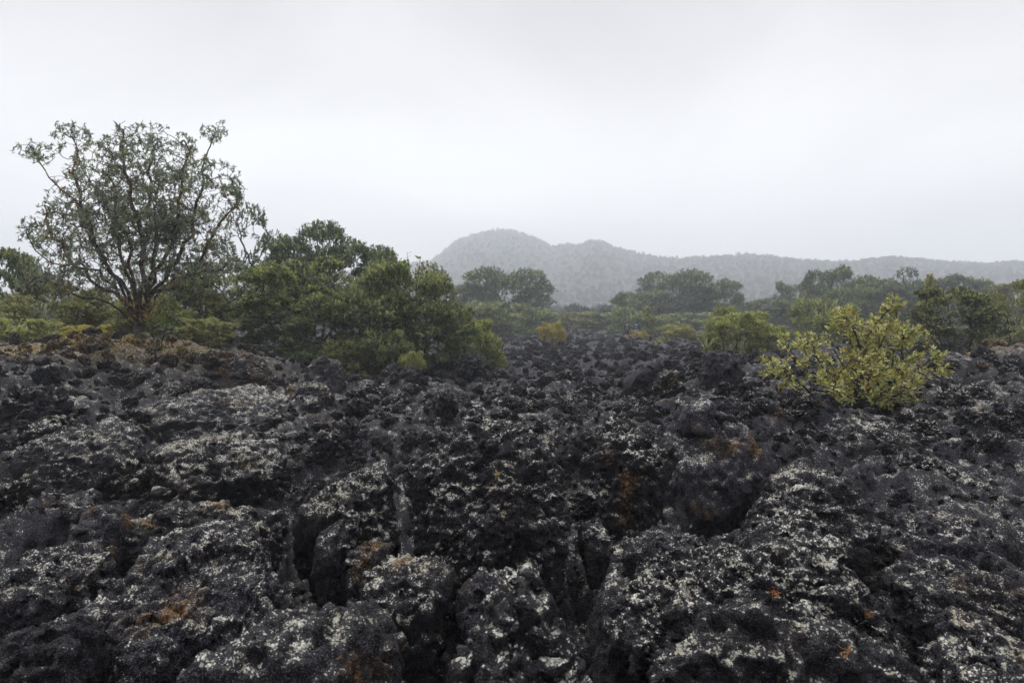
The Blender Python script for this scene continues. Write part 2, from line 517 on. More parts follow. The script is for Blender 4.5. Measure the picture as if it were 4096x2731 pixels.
def vnormals(V, F):
    fn = np.cross(V[F[:, 1]] - V[F[:, 0]], V[F[:, 2]] - V[F[:, 0]])
    N = np.zeros_like(V)
    for k in range(3):
        np.add.at(N, F[:, k], fn)
    return N / np.maximum(np.linalg.norm(N, axis=1)[:, None], 1e-12)

def hull_planes(P):
    bm = bmesh.new()
    for p in P:
        bm.verts.new(p)
    r = bmesh.ops.convex_hull(bm, input=list(bm.verts))
    bm.normal_update()
    pl = [(f.normal[:], f.normal.dot(f.verts[0].co)) for f in bm.faces]
    bm.free()
    N = np.array([p[0] for p in pl]); D = np.array([p[1] for p in pl])
    s = np.where(D < 0, -1, 1)
    return N * s[:, None], np.maximum(D * s, 0.02)

def fracture(p, cell, seed, tilt=1.2):
    """offset of the broken facet over each point: every 3D cell is one facet with its own height and slant"""
    g = p / cell
    g = g + np.stack([perlin(g * 1.6 + k * 5.1, seed + k) for k in range(3)], 1) * 0.30
    i = np.floor(g).astype(np.int64)
    best = np.full(len(p), 9e9); val = np.zeros(len(p))
    for dx in (-1, 0, 1):
        for dy in (-1, 0, 1):
            for dz in (-1, 0, 1):
                c = (i[:, 0] + dx, i[:, 1] + dy, i[:, 2] + dz)
                h1 = hsh(*c, seed); h2 = hsh(*c, seed + 91)
                j = np.stack([(h1 & 1023), (h1 >> 10) & 1023, (h1 >> 20) & 1023], 1) / 1023.0
                q = g - (np.stack(c, 1) + j)
                d = (q * q).sum(1)
                t = np.stack([(h2 & 1023), (h2 >> 10) & 1023, (h2 >> 20) & 1023], 1) / 1023.0 - 0.5
                v = ((h1 >> 5) & 255) / 255.0 - 0.5 + (q * t).sum(1) * tilt
                m = d < best
                best[m] = d[m]; val[m] = v[m]
    return val

def rock_from_points(pts, sub, seed, rough=1.0, sharp=16.0, warp=1.0):
    pts = np.asarray(pts, float)
    c = (pts.max(0) + pts.min(0)) / 2
    e = (pts.max(0) - pts.min(0)) / 2 + 1e-6
    N, D = hull_planes((pts - c) / e)
    g = np.random.default_rng(seed + 900)
    C = g.normal(size=(20, 3)); C /= np.linalg.norm(C, axis=1)[:, None]      # broken-off corners
    sup = ((pts - c) / e @ C.T).max(0)
    N = np.vstack([N, C]); D = np.concatenate([D, np.maximum(sup * g.uniform(0.74, 0.99, 20), 0.1)])
    V, F = ico(sub)
    q = np.maximum(V @ N.T, 0) / D
    rad = (q ** sharp).sum(1) ** (-1 / sharp)
    W = V * rad[:, None] * e + c
    size = float(np.median(e)) * 2
    k = min(1.0, size / 0.8) * rough
    off = seed * 7.13
    # broad dents, broken facets, then clinkery lumps and grain
    Nn = vnormals(W, F)
    W = W + Nn * ((fbm(W * (1.6 / max(size, 0.25)) + off, 2, seed) * 0.055 * size * warp)[:, None])
    Nn = vnormals(W, F)
    d = fracture(W + off, max(0.30 * size, 0.09), seed + 5) * 0.045 * size * min(warp, 1.0) * rough
    d = d + fracture(W + off, max(0.11 * size, 0.05), seed + 6) * 0.042 * k
    W = W + Nn * d[:, None]
    Nn = vnormals(W, F)
    d = fbm(W * 6.0 + off, 3, seed + 1, 0.55) * 0.020 * k + (fbm(W * 15.0 + off, 2, seed + 2, 0.6, True) - 0.35) * 0.022 * k + (0.45 - np.abs(perlin(W * 8.5 + off, seed + 8)) * 1.8) * 0.040 * k
    W = W + Nn * d[:, None]
    Nn = vnormals(W, F)
    cell = fbm(W * 34.0 + off, 2, seed + 3, 0.6) * 0.013 * k
    W = W + Nn * cell[:, None]
    return W, F

def hero(label, outline, thick, sub=6, seed=1, bare=0.0, orange=0.0, rough=1.0, bulge=0.12, lean=0.0, sharp=40.0, name='lava_boulder', cat='rock', warp=1.0, group='large lava blocks', steep=0.32, shards=3):
    dm = min(o[2] for o in outline)
    P = np.array([at(o[0], o[1], dm + (o[2] - dm) * steep) for o in outline])
    c = P.mean(0)
    P = c + (P - c) * np.array([0.94, 1, 0.95])
    back = c + (P - c) * np.array([0.86, 1, 0.82]) + np.array([0, thick, lean])
    front = np.array([c + (P - c) * 0.45 + np.array([0, -bulge, 0.0])])[0]
    low = P[P[:, 2] < c[2]]
    low = c + (low - c) * np.array([0.80, 1, 1]) + np.array([0, 0.25 * thick, 0])
    low[:, 2] = np.minimum(low[:, 2], [gz(q[0], q[1]) - 0.05 for q in low])      # it stands in the rubble below
    pts = np.vstack([P, back, front, low])
    g = np.random.default_rng(seed + 333)
    pts = pts + g.normal(size=pts.shape) * 0.02 * (pts.max(0) - pts.min(0))
    W, F = rock_from_points(pts, sub, seed, rough, sharp, warp)
    # broken pieces fused to its edges give it a ragged outline
    ext = P.max(0) - P.min(0); size = float(min(ext[0], ext[2]))
    if size > 0.22:
        Ws, Fs = [W], [F]; nv = len(W)
        for k in range(shards):
            q = P[g.integers(0, len(P))] if k % 2 else front[g.integers(0, len(front))] + np.array([0, 0, ext[2] * .1])
            q = q + (c - q) * g.uniform(.12, .30) + np.array([0, g.uniform(0, .3) * thick, 0])
            sp_ = g.normal(size=(10, 3)); sp_ /= np.linalg.norm(sp_, axis=1)[:, None]
            sp_ *= size * g.uniform(.14, .26) * np.array([g.uniform(.8, 1.5), 1.0, g.uniform(.6, 1.1)])
            W2, F2 = rock_from_points(sp_ + q, 4 if sub < 7 else 5, seed + 40 + k, rough, sharp, warp)
            Ws.append(W2); Fs.append(F2 + nv); nv += len(W2)
        W = np.vstack(Ws); F = np.vstack(Fs)
    o0 = np.array([W[:, 0].mean(), W[:, 1].mean(), W[:, 2].min()])
    me = mesh_np(name, W - o0, F, True)
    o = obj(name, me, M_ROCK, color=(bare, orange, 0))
    o.location = o0
    tag(o, label, cat, group)
    return o

def build_heroes():
    # outlines: (px, row, metres away)
    hero('massive upright lava block crowded with white lichen at the centre of the field',
         [(398, 470, 5.5), (408, 440, 5.7), (470, 431, 5.8), (540, 437, 5.8), (572, 452, 5.7), (578, 500, 5.3), (577, 562, 4.8), (520, 588, 4.5), (420, 585, 4.5), (392, 545, 4.8)],
         0.9, 7, 3, -0.48, 0.10, bulge=0.10, sharp=40)
    hero('broad tilted slab with cream and rusty lichen leaning up to a point',
         [(52, 628, 3.45), (70, 600, 3.6), (150, 545, 4.3), (216, 523, 4.6), (240, 545, 4.35), (276, 590, 3.9), (262, 640, 3.45), (190, 672, 3.15), (120, 690, 3.0), (60, 655, 3.25)],
         0.55, 7, 9, -0.12, 0.35, bulge=0.06, sharp=40, lean=-0.15, steep=0.75)
    hero('long low dark block with a hollow shaded front, lying before the tilted slab',
         [(148, 672, 2.75), (190, 640, 2.95), (270, 625, 3.05), (340, 606, 3.15), (385, 618, 3.1), (404, 650, 2.85), (398, 720, 2.5), (300, 740, 2.45), (200, 735, 2.45), (150, 720, 2.5)],
         0.5, 6, 14, 0.06, 0.1, lean=-0.1)
    hero('blurred knobbly lava rock closest to the viewer with a stubby point',
         [(450, 690, 2.35), (490, 640, 2.45), (515, 600, 2.5), (528, 583, 2.5), (545, 590, 2.5), (575, 632, 2.45), (592, 690, 2.3), (590, 780, 2.1), (450, 780, 2.1)],
         0.45, 6, 21, 0.05, 0.2, sharp=40)
    hero('huge hump of lava with thick cream lichen on its crown and a black hollow below',
         [(620, 600, 3.5), (680, 575, 3.75), (770, 565, 3.85), (800, 540, 4.0), (850, 536, 4.0), (885, 575, 3.7), (925, 620, 3.3), (952, 668, 2.95), (900, 640, 3.0), (790, 622, 3.05), (700, 636, 3.0), (622, 650, 3.05)],
         0.7, 7, 33, -0.30, 0.12, bulge=0.10, lean=-0.1)
    hero('shadowed lower half of the big hump, almost bare dark rock',
         [(640, 640, 3.35), (760, 618, 3.35), (880, 635, 3.2), (940, 680, 2.95), (930, 780, 2.6), (760, 800, 2.55), (640, 780, 2.6)],
         0.6, 6, 34, 0.22, 0.0, bulge=0.02)
    hero('flat dark upright slab standing close beside the central block',
         [(598, 448, 6.6), (612, 435, 6.7), (645, 434, 6.7), (668, 448, 6.6), (670, 505, 6.2), (655, 540, 5.9), (606, 538, 5.9), (597, 500, 6.2)],
         0.5, 6, 41, 0.10, 0.2, sharp=40)
    hero('tall craggy ridge with a pale lichen crest running down its side',
         [(668, 440, 7.6), (690, 400, 8.2), (706, 383, 8.4), (730, 395, 8.3), (750, 425, 7.9), (776, 460, 7.2), (784, 505, 6.5), (740, 530, 6.1), (690, 528, 6.1), (664, 500, 6.6)],
         1.2, 6, 45, -0.25, 0.1, bulge=0.15, sharp=40)
    hero('pointed triangular slab with a pale rim on the sloping right flank of the field',
         [(735, 545, 5.3), (770, 535, 5.5), (800, 505, 5.8), (815, 472, 6.0), (835, 469, 6.0), (862, 500, 5.8), (884, 540, 5.4), (880, 562, 5.0), (800, 572, 4.8), (733, 570, 4.9)],
         0.45, 6, 52, 0.05, 0.05, sharp=40, lean=0.05)
    hero('rounded boulder coated pale grey with lichen beside a black gap',
         [(577, 540, 5.0), (585, 524, 5.1), (602, 524, 5.1), (614, 540, 5.0), (611, 558, 4.85), (590, 562, 4.8)],
         0.3, 5, 55, -0.30, 0.0, rough=0.8, sharp=10)
    hero('smooth bare oval stone of grey lava without lichen',
         [(248, 624, 3.55), (265, 605, 3.7), (295, 596, 3.75), (316, 606, 3.7), (312, 622, 3.6), (285, 632, 3.45), (255, 636, 3.45)],
         0.28, 5, 58, 0.75, 0.0, rough=0.35, sharp=9, warp=0.4)
    hero('peaked lump with whitish lichen and orange shoulder under the old tree',
         [(190, 372, 14.0), (205, 354, 14.2), (220, 349, 14.2), (238, 352, 14.2), (252, 366, 14.0), (262, 388, 13.4), (200, 392, 13.2)],
         1.4, 6, 61, -0.22, 0.55, sharp=10)
    hero('squat grey rock streaked with an orange lichen stripe',
         [(56, 545, 5.0), (66, 516, 5.2), (90, 510, 5.2), (106, 525, 5.1), (112, 556, 4.85), (84, 572, 4.7), (56, 568, 4.75)],
         0.4, 5, 63, 0.15, 0.75)
    hero('long ragged lava ledge behind the tilted slab',
         [(100, 535, 5.3), (140, 512, 5.6), (192, 507, 5.6), (240, 520, 5.5), (282, 532, 5.3), (270, 552, 5.0), (180, 558, 4.9), (105, 552, 5.0)],
         0.55, 6, 66, 0.18, 0.25)
    hero('narrow upright stone with white specks left of the small orange-topped rock',
         [(312, 560, 4.7), (315, 532, 4.8), (325, 521, 4.85), (340, 525, 4.85), (345, 550, 4.75), (338, 578, 4.55), (316, 580, 4.55)],
         0.25, 5, 71, 0.12, 0.0)
    hero('small lumpy rock with orange top and cream lichen skirts',
         [(335, 565, 4.65), (342, 545, 4.75), (362, 538, 4.8), (384, 545, 4.75), (390, 566, 4.65), (375, 580, 4.5), (345, 582, 4.5)],
         0.3, 5, 72, -0.22, 0.55, sharp=10)
    hero('dark angular rock with a notched top below the central block',
         [(346, 600, 4.05), (360, 575, 4.25), (400, 560, 4.35), (440, 566, 4.3), (454, 590, 4.1), (448, 620, 3.8), (390, 632, 3.7), (348, 622, 3.8)],
         0.45, 6, 74, 0.04, 0.2)
    hero('sloping block with a bright lichen upper edge next to the central block',
         [(284, 525, 5.6), (310, 500, 6.0), (350, 478, 6.3), (388, 474, 6.3), (396, 495, 6.1), (394, 530, 5.6), (340, 545, 5.3), (290, 540, 5.4)],
         0.7, 6, 77, -0.06, 0.05, sharp=40)
    hero('flat-topped black boulder standing proud near the broad-leaved shrub',
         [(703, 370, 12.2), (709, 353, 12.3), (742, 352, 12.3), (748, 372, 12.2), (740, 402, 11.8), (708, 402, 11.8)],
         0.8, 5, 81, 0.42, 0.1, sharp=40)
    hero('slanting black plank of lava rising out of the rubble in mid field',
         [(620, 383, 14.5), (645, 368, 15.2), (662, 357, 15.8), (667, 362, 15.8), (652, 380, 14.9), (628, 390, 14.2)],
         0.5, 5, 84, 0.5, 0.0, sharp=18, rough=0.6)
    hero('bluish bare stone wedged between the ridge and the pointed slab',
         [(768, 512, 6.0), (770, 492, 6.1), (786, 486, 6.15), (797, 496, 6.1), (796, 518, 5.9), (778, 524, 5.8)],
         0.3, 5, 87, 0.5, 0.0, rough=0.7)
    hero('small pointed rock behind the top of the central block',
         [(456, 432, 8.6), (468, 412, 8.9), (480, 406, 8.9), (492, 418, 8.8), (497, 440, 8.4), (470, 446, 8.2)],
         0.5, 5, 89, 0.02, 0.1)
    hero('pale-speckled rock with curled top at the frame edge below the pointed slab',
         [(905, 556, 5.0), (925, 530, 5.3), (960, 518, 5.4), (985, 530, 5.2), (992, 556, 5.0), (950, 575, 4.7)],
         0.5, 6, 91, 0.02, 0.2)
    hero('wide layered slab with grey lichen between two dark gaps',
         [(905, 600, 4.2), (935, 580, 4.45), (985, 566, 4.6), (1040, 575, 4.5), (1045, 610, 4.1), (980, 632, 3.8), (915, 625, 3.9)],
         0.5, 6, 93, 0.12, 0.1)
    hero('lichen-covered rock cut by the lower corner beyond the big hump',
         [(965, 680, 3.05), (985, 650, 3.2), (1030, 642, 3.25), (1070, 660, 3.1), (1070, 740, 2.7), (970, 730, 2.7)],
         0.4, 6, 95, -0.12, 0.1)
    hero('plain dark block at the lower corner in front of the tilted slab',
         [(-30, 690, 2.9), (0, 645, 3.1), (40, 632, 3.2), (60, 650, 3.1), (64, 690, 2.9), (20, 720, 2.7)],
         0.4, 6, 97, 0.5, 0.0)
    hero('dark mottled rock at the edge above the plain dark block',
         [(-20, 590, 4.0), (10, 560, 4.35), (50, 556, 4.4), (80, 575, 4.2), (70, 612, 3.9), (10, 628, 3.7)],
         0.5, 6, 99, 0.0, 0.1)
    hero('hump of rock with white lichen flecks on the left slope below the mound',
         [(130, 470, 7.6), (160, 448, 8.2), (210, 440, 8.4), (255, 452, 8.1), (270, 480, 7.4), (220, 502, 6.8), (150, 500, 6.8)],
         0.9, 6, 101, -0.05, 0.05)
    hero('rough hump under the mound at the picture edge with mixed grey lichen',
         [(-10, 470, 7.6), (20, 435, 8.6), (70, 428, 8.8), (110, 445, 8.3), (120, 480, 7.3), (60, 505, 6.7), (0, 500, 6.8)],
         1.0, 6, 103, 0.10, 0.1)
    hero('steep dark bank of lava rising towards the old tree roots',
         [(110, 430, 10.4), (150, 400, 11.8), (210, 392, 12.4), (262, 402, 12.0), (290, 425, 10.8), (240, 446, 9.8), (150, 448, 9.8)],
         1.6, 6, 105, 0.02, 0.2)
    hero('jagged outcrop below the broad-leaved shrub with scattered grey flecks',
         [(800, 455, 8.2), (830, 430, 8.9), (880, 425, 9.0), (930, 440, 8.6), (950, 470, 7.8), (900, 490, 7.2), (820, 485, 7.3)],
         0.9, 6, 107, 0.12, 0.05)
    hero('lumpy rock at the far edge beyond the shrub with a shadowed side',
         [(945, 430, 9.2), (970, 408, 10.0), (1010, 405, 10.1), (1040, 425, 9.5), (1035, 460, 8.4), (970, 465, 8.2)],
         0.9, 6, 109, 0.15, 0.05)
    hero('broad rock of grey and white flecks under the jagged outcrop',
         [(890, 505, 6.7), (920, 480, 7.3), (970, 470, 7.5), (1020, 485, 7.2), (1030, 515, 6.4), (960, 530, 6.1), (900, 528, 6.1)],
         0.7, 6, 111, 0.05, 0.05)
    hero('low mottled rock filling the gap in front of the ridge',
         [(625, 560, 4.9), (650, 538, 5.2), (700, 535, 5.25), (730, 552, 5.0), (720, 580, 4.65), (650, 588, 4.55)],
         0.45, 6, 113, -0.02, 0.1)
    hero('dark rock with bare crest between the blurred rock and the big hump',
         [(590, 625, 3.7), (605, 600, 3.95), (640, 592, 4.0), (668, 610, 3.85), (660, 650, 3.45), (600, 655, 3.4)],
         0.4, 5, 115, 0.12, 0.1)
    hero('rugged dark rock under the foot of the central block',
         [(455, 615, 3.9), (480, 590, 4.1), (520, 585, 4.15), (555, 605, 3.95), (550, 640, 3.6), (470, 645, 3.55)],
         0.4, 6, 117, 0.10, 0.15)
    hero('black lump with knobs in front of the bushes',
         [(300, 385, 15.8), (308, 362, 16.6), (322, 356, 16.8), (338, 366, 16.5), (342, 390, 15.4), (318, 398, 15.0)],
         1.0, 5, 119, 0.2, 0.0)
    hero('rust-stained low rock in front of the black lump',
         [(270, 400, 13.6), (285, 386, 14.2), (310, 382, 14.3), (325, 396, 13.8), (315, 412, 13.0), (280, 414, 12.9)],
         0.8, 5, 121, 0.05, 0.75)
    hero('dark block at the edge of the bushes on the open lava',
         [(455, 368, 19.8), (462, 357, 20.5), (474, 354, 20.6), (483, 360, 20.4), (484, 374, 19.4), (458, 376, 19.2)],
         0.8, 6, 123, 0.20, 0.05, rough=2.2)

build_heroes()

# loose stones of the lava field (parts of the ground), sharing a dozen meshes
def build_stones():
    rng = np.random.default_rng(77)
    protos = []
    for k in range(14):
        n = rng.integers(9, 15)
        p = rng.normal(size=(n, 3)); p /= np.linalg.norm(p, axis=1)[:, None]
        p *= np.array([1.0, rng.uniform(0.6, 0.95), rng.uniform(0.45, 0.8)]) * 0.25
        W, F = rock_from_points(p * 2.0, 5, 200 + k, 2.0, 45, 1.4)
        me = mesh_np('stone', W, F, True)
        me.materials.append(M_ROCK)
        protos.append(me)
    n = 0
    while n < 290:
        px = rng.uniform(-20, 1044); row = 372 + (690 - 372) * rng.uniform() ** 0.85
        d = min(1.65 / max((row - 305) / 683 - 0.04, 0.03), 40)
        p = at(px, row, d)
        x, y = p[0], p[1]
        size = (rng.uniform(14, 34) if n > 90 else rng.uniform(34, 80)) / 683 * d
        size = min(size, 0.95)
        if abs(x + 8.1) < 2.5 and abs(y - 15.6) < 1.6:
            continue
        o = bpy.data.objects.new('lava_stone', protos[rng.integers(0, 14)])
        COL.objects.link(o)
        o.parent = ground
        o.location = (x, y, gz(x, y) + size * rng.uniform(-0.05, 0.22))
        o.rotation_euler = (rng.uniform(-.5, .5), rng.uniform(-.5, .5), rng.uniform(0, 6.28))
        o.scale = (size, size * rng.uniform(.8, 1.1), size * rng.uniform(.75, 1.3))
        o.color = (rng.uniform(-0.15, 0.35) + 0.3 * sst(9, 26, d), 0.3 if rng.uniform() < .1 else 0, 0, 1)
        n += 1
    return protos
STONES = build_stones()

def scatter(name, pts, size, rot, protos):
    """many small alike pieces as one object: instances of a few meshes on points"""
    me = bpy.data.meshes.new(name)
    me.vertices.add(len(pts)); me.vertices.foreach_set('co', np.asarray(pts, np.float32).ravel())
    a = me.attributes.new('size', 'FLOAT_VECTOR', 'POINT'); a.data.foreach_set('vector', np.asarray(size, np.float32).ravel())
    a = me.attributes.new('turn', 'FLOAT_VECTOR', 'POINT'); a.data.foreach_set('vector', np.asarray(rot, np.float32).ravel())
    o = obj(name, me, None, color=(0.15, 0, 0), kind='stuff')
    ng = bpy.data.node_groups.new(name, 'GeometryNodeTree')
    ng.interface.new_socket('Geometry', in_out='INPUT', socket_type='NodeSocketGeometry')
    ng.interface.new_socket('Geometry', in_out='OUTPUT', socket_type='NodeSocketGeometry')
    gi, go = ng.nodes.new('NodeGroupInput'), ng.nodes.new('NodeGroupOutput')
    gj = ng.nodes.new('GeometryNodeGeometryToInstance')
    for p in protos:
        po = bpy.data.objects.new(name + '_piece', p); po.color = (0.15, 0, 0, 1)
        oi = ng.nodes.new('GeometryNodeObjectInfo'); oi.inputs['Object'].default_value = po
        ng.links.new(oi.outputs['Geometry'], gj.inputs[0])
    ip = ng.nodes.new('GeometryNodeInstanceOnPoints'); ip.inputs['Pick Instance'].default_value = True
    rv = ng.nodes.new('FunctionNodeRandomValue'); rv.data_type = 'INT'
    rv.inputs[4].default_value = 0; rv.inputs[5].default_value = len(protos) - 1
    ng.links.new(rv.outputs[2], ip.inputs['Instance Index'])
    a1 = ng.nodes.new('GeometryNodeInputNamedAttribute'); a1.data_type = 'FLOAT_VECTOR'; a1.inputs[0].default_value = 'size'
    a2 = ng.nodes.new('GeometryNodeInputNamedAttribute'); a2.data_type = 'FLOAT_VECTOR'; a2.inputs[0].default_value = 'turn'
    ng.links.new(gi.outputs[0], ip.inputs['Points']); ng.links.new(gj.outputs[0], ip.inputs['Instance'])
    ng.links.new(a2.outputs[0], ip.inputs['Rotation']); ng.links.new(a1.outputs[0], ip.inputs['Scale'])
    ng.links.new(ip.outputs[0], go.inputs[0])
    md = o.modifiers.new(name, 'NODES'); md.node_group = ng
    return o

def build_rubble():
    rng = np.random.default_rng(78)
    n = 32000
    px = rng.uniform(-170, 1194, n)
    row = 330 + (705 - 330) * rng.uniform(size=n) ** 0.9
    d = np.where(row > 352, 1.65 / np.maximum((row - 305) / 683 - 0.034, 0.018), rng.uniform(30, 105, n))
    d = np.minimum(d, 105) * rng.uniform(.9, 1.1, n)
    x = (px - 512) / 683 * d; y = d
    size = np.exp(rng.normal(math.log(9.5), 0.55, n)) / 683 * d
    size = np.clip(size, 0.03, 0.75)
    size = np.where(d < 7.5, np.clip(size, .05, .13), size)
    m = 11000
    d2 = 22 + 83 * rng.uniform(size=m) ** 1.1; px2 = rng.uniform(-100, 1124, m)
    x = np.concatenate([x, (px2 - 512) / 683 * d2]); y = np.concatenate([y, d2]); d = np.concatenate([d, d2])
    size = np.concatenate([size, np.clip(np.exp(rng.normal(math.log(7), .45, m)) / 683 * d2, .18, .8)]); n = n + m
    on = (np.abs(x + 8.1) < 3.0) & (np.abs(y - 15.7) < 1.5)
    size = np.where(on, size * .55, size)
    keep = ~((np.abs(x - PATHX) < 1.6) & (np.abs(y - 66.5) < 4))
    keep &= (d > 7.5) | (rng.uniform(size=n) < 0.30)
    x, y, size = x[keep], y[keep], size[keep]
    z = ground_z(x, y) + size * rng.uniform(-.12, .18, len(x))
    rot = np.stack([rng.uniform(-.7, .7, len(x)), rng.uniform(-.7, .7, len(x)), rng.uniform(0, 6.28, len(x))], 1)
    sz = np.stack([size, size * rng.uniform(.75, 1.1, len(x)), size * rng.uniform(.7, 1.35, len(x))], 1)
    o = scatter('rubble', np.stack([x, y, z], 1), sz, rot, STONES)
    o['label'] = 'loose black lava rubble covering the whole field'; o['category'] = 'rubble'
build_rubble()

# ------------------------------------------------------------------ hills behind the lava field
SKY_PX = [(-700, 300, 700), (-200, 296, 700), (150, 290, 700), (300, 278, 720), (380, 268, 740), (430, 263, 740), (445, 253, 740), (457, 244, 740), (470, 239, 740), (482, 236, 740),
          (500, 234, 740), (515, 235, 740), (530, 239, 740), (542, 244, 730), (551, 249, 700), (566, 247, 680), (578, 247.5, 660), (588, 243, 640),
          (600, 243, 630), (611, 248, 620), (631, 254, 600), (653, 258, 580), (680, 259.5, 560), (718, 257, 540), (750, 256, 530),
          (785, 259, 520), (820, 262, 510), (850, 262, 500), (892, 258, 490), (915, 260, 490), (950, 263, 480), (985, 265, 480),
          (1024, 262, 470), (1200, 262, 460), (1600, 275, 460), (2200, 290, 460)]
def ridge(px):
    a = np.array(SKY_PX, float)
    row = np.interp(px, a[:, 0], a[:, 1]); D = np.interp(px, a[:, 0], a[:, 2]) * 1.6
    H = CAM_Z + (305 - row - 2.2) / 683.0 * D
    return H, D
def hill_z(x, y):
    px = 512 + x / np.maximum(y, 1) * 683
    H, D = ridge(px)
    y0 = 330.0
    t = np.clip((y - y0) / (D - y0), 0, 1.35)
    up = np.where(t < 1, np.sin(np.clip(t, 0, 1) * PI / 2) ** 1.55, np.cos((t - 1) * 2.6))
    z0 = -3.0 * (1 - np.exp(-y / 75.0)) - 0.4
    p = np.stack([x, y, x * 0], 1).astype(np.float32)
    und = (fbm(p * 0.012, 3, 71) * 2.4 + fbm(p * 0.05, 2, 72) * 0.7) * np.clip(t * 3, 0, 1) * np.clip((1.02 - t) * 4, 0.06, 1)
    return z0 + (H - z0) * up + und
def build_hills():
    pxs = np.linspace(-650, 1900, 340)
    ts = np.concatenate([np.linspace(-0.02, 1.0, 90), np.linspace(1.02, 1.25, 12)])
    PX, T = np.meshgrid(pxs, ts)
    H, D = ridge(PX.ravel())
    y = 330 + T.ravel() * (D - 330)
    y = np.minimum(y, 1290)
    x = (PX.ravel() - 512) / 683 * y
    z = hill_z(x, y)
    n, m = len(ts), len(pxs)
    idx = np.arange(n * m).reshape(n, m)
    F = np.stack([idx[:-1, :-1], idx[:-1, 1:], idx[1:, 1:], idx[1:, :-1]], -1).reshape(-1, 4)
    return mesh_np('hills', np.stack([x, y, z], 1), F, True)
M_HILL = plain_material('scrub_ground', (0.019, 0.024, 0.016), 0.95, 0.15, 0.2)
hills = obj('hills', build_hills(), M_HILL, kind='structure')

# ------------------------------------------------------------------ plants: growing branches and leaves
def colonize(attr, nodes, par, step, di, dk, rng, maxit=260, grav=0.0, wig=0.10):
    """branches grow towards points of the crown's volume (space colonisation)"""
    pos = [np.array(p, float) for p in nodes]; par = list(par)
    A = np.asarray(attr, float)
    d0 = np.linalg.norm(A[:, None, :] - np.array(pos)[None], axis=2)
    near = d0.argmin(1); nd = d0.min(1)
    alive = np.ones(len(A), bool)
    for it in range(maxit):
        act = alive & (nd < di)
        if not act.any():
            if not alive.any():
                break
            act = alive & (nd <= nd[alive].min() + step)
        P = np.array(pos)
        ids = np.where(act)[0]
        v = A[ids] - P[near[ids]]
        v /= np.maximum(np.linalg.norm(v, axis=1)[:, None], 1e-9)
        S_ = np.zeros_like(P); np.add.at(S_, near[ids], v)
        cnt = np.bincount(near[ids], minlength=len(P))
        src = np.where(cnt > 0)[0]
        dirn = S_[src] / cnt[src][:, None] + rng.normal(size=(len(src), 3)) * wig
        dirn[:, 2] += grav
        dirn /= np.maximum(np.linalg.norm(dirn, axis=1)[:, None], 1e-9)
        new = P[src] + dirn * step
        base = len(pos)
        pos.extend(new); par.extend(src.tolist())
        dn = np.linalg.norm(A[:, None, :] - new[None], axis=2)
        k = dn.argmin(1); dm = dn.min(1)
        better = dm < nd
        near[better] = base + k[better]; nd[better] = dm[better]
        alive &= nd > dk
        if len(pos) > 14000:
            break
    return np.array(pos), np.array(par)

def radii(pos, par, r0, e=2.25, rmax=None):
    n = len(pos)
    acc = np.zeros(n)
    kids = np.bincount(par[par >= 0], minlength=n)
    for i in range(n - 1, -1, -1):
        if acc[i] == 0:
            acc[i] = r0 ** e
        if par[i] >= 0:
            acc[par[i]] += acc[i]
    r = acc ** (1 / e)
    if rmax:
        r = np.minimum(r, rmax)
    return r, kids

def tubes(pos, par, r, sides=5, rmin=0.0):
    ch = np.where((par >= 0) & (r >= rmin))[0]
    p0, p1 = pos[par[ch]], pos[ch]
    d = p1 - p0; L = np.linalg.norm(d, axis=1); d = d / np.maximum(L, 1e-9)[:, None]
    up = np.where(np.abs(d[:, 2:3]) > 0.9, np.array([[1.0, 0, 0]]), np.array([[0, 0, 1.0]]))
    a = np.cross(d, up); a /= np.maximum(np.linalg.norm(a, axis=1)[:, None], 1e-9); b = np.cross(d, a)
    r1 = r[ch]; r0 = np.minimum(r[par[ch]], r1 * 1.3)
    th = np.linspace(0, 2 * PI, sides, endpoint=False)
    ring = a[:, None, :] * np.cos(th)[None, :, None] + b[:, None, :] * np.sin(th)[None, :, None]
    V0 = (p0 - d * (r0 * 0.3)[:, None])[:, None, :] + ring * r0[:, None, None]
    V1 = (p1 + d * (r1 * 0.3)[:, None])[:, None, :] + ring * r1[:, None, None]
    V = np.concatenate([V0, V1], 1).reshape(-1, 3)
    m = len(ch); base = (np.arange(m) * 2 * sides)[:, None]
    k = np.arange(sides); k2 = (k + 1) % sides
    F = np.stack([base + k, base + k2, base + sides + k2, base + sides + k], -1).reshape(-1, 4)
    return V, F

LEAF2 = (np.array([[0, 0, 0], [0.45, 0.5, 0.10], [1, 0, -0.06], [0.45, -0.5, 0.10]]), np.array([[0, 2, 1], [0, 3, 2]]))
def leafmesh(name, P, D, L, W, tint, rng, mat, tmpl=LEAF2):
    """one mesh of many leaves: P base points, D directions, L lengths, W widths"""
    n = len(P)
    D = D / np.maximum(np.linalg.norm(D, axis=1)[:, None], 1e-9)
    up = np.tile(np.array([[0, 0, 1.0]]), (n, 1)) + rng.normal(size=(n, 3)) * 0.45
    s = np.cross(up, D); s /= np.maximum(np.linalg.norm(s, axis=1)[:, None], 1e-9)
    u = np.cross(D, s)
    T, F = tmpl
    V = P[:, None] + (T[None, :, 0:1] * L[:, None, None]) * D[:, None] + (T[None, :, 1:2] * W[:, None, None]) * s[:, None] + (T[None, :, 2:3] * L[:, None, None]) * u[:, None]
    base = (np.arange(n) * len(T))[:, None, None]
    FF = (F[None] + base).reshape(-1, F.shape[1])
    me = mesh_np(name, V.reshape(-1, 3), FF, False, {'tint': np.repeat(tint, len(T))})
    me.materials.append(mat)
    return me

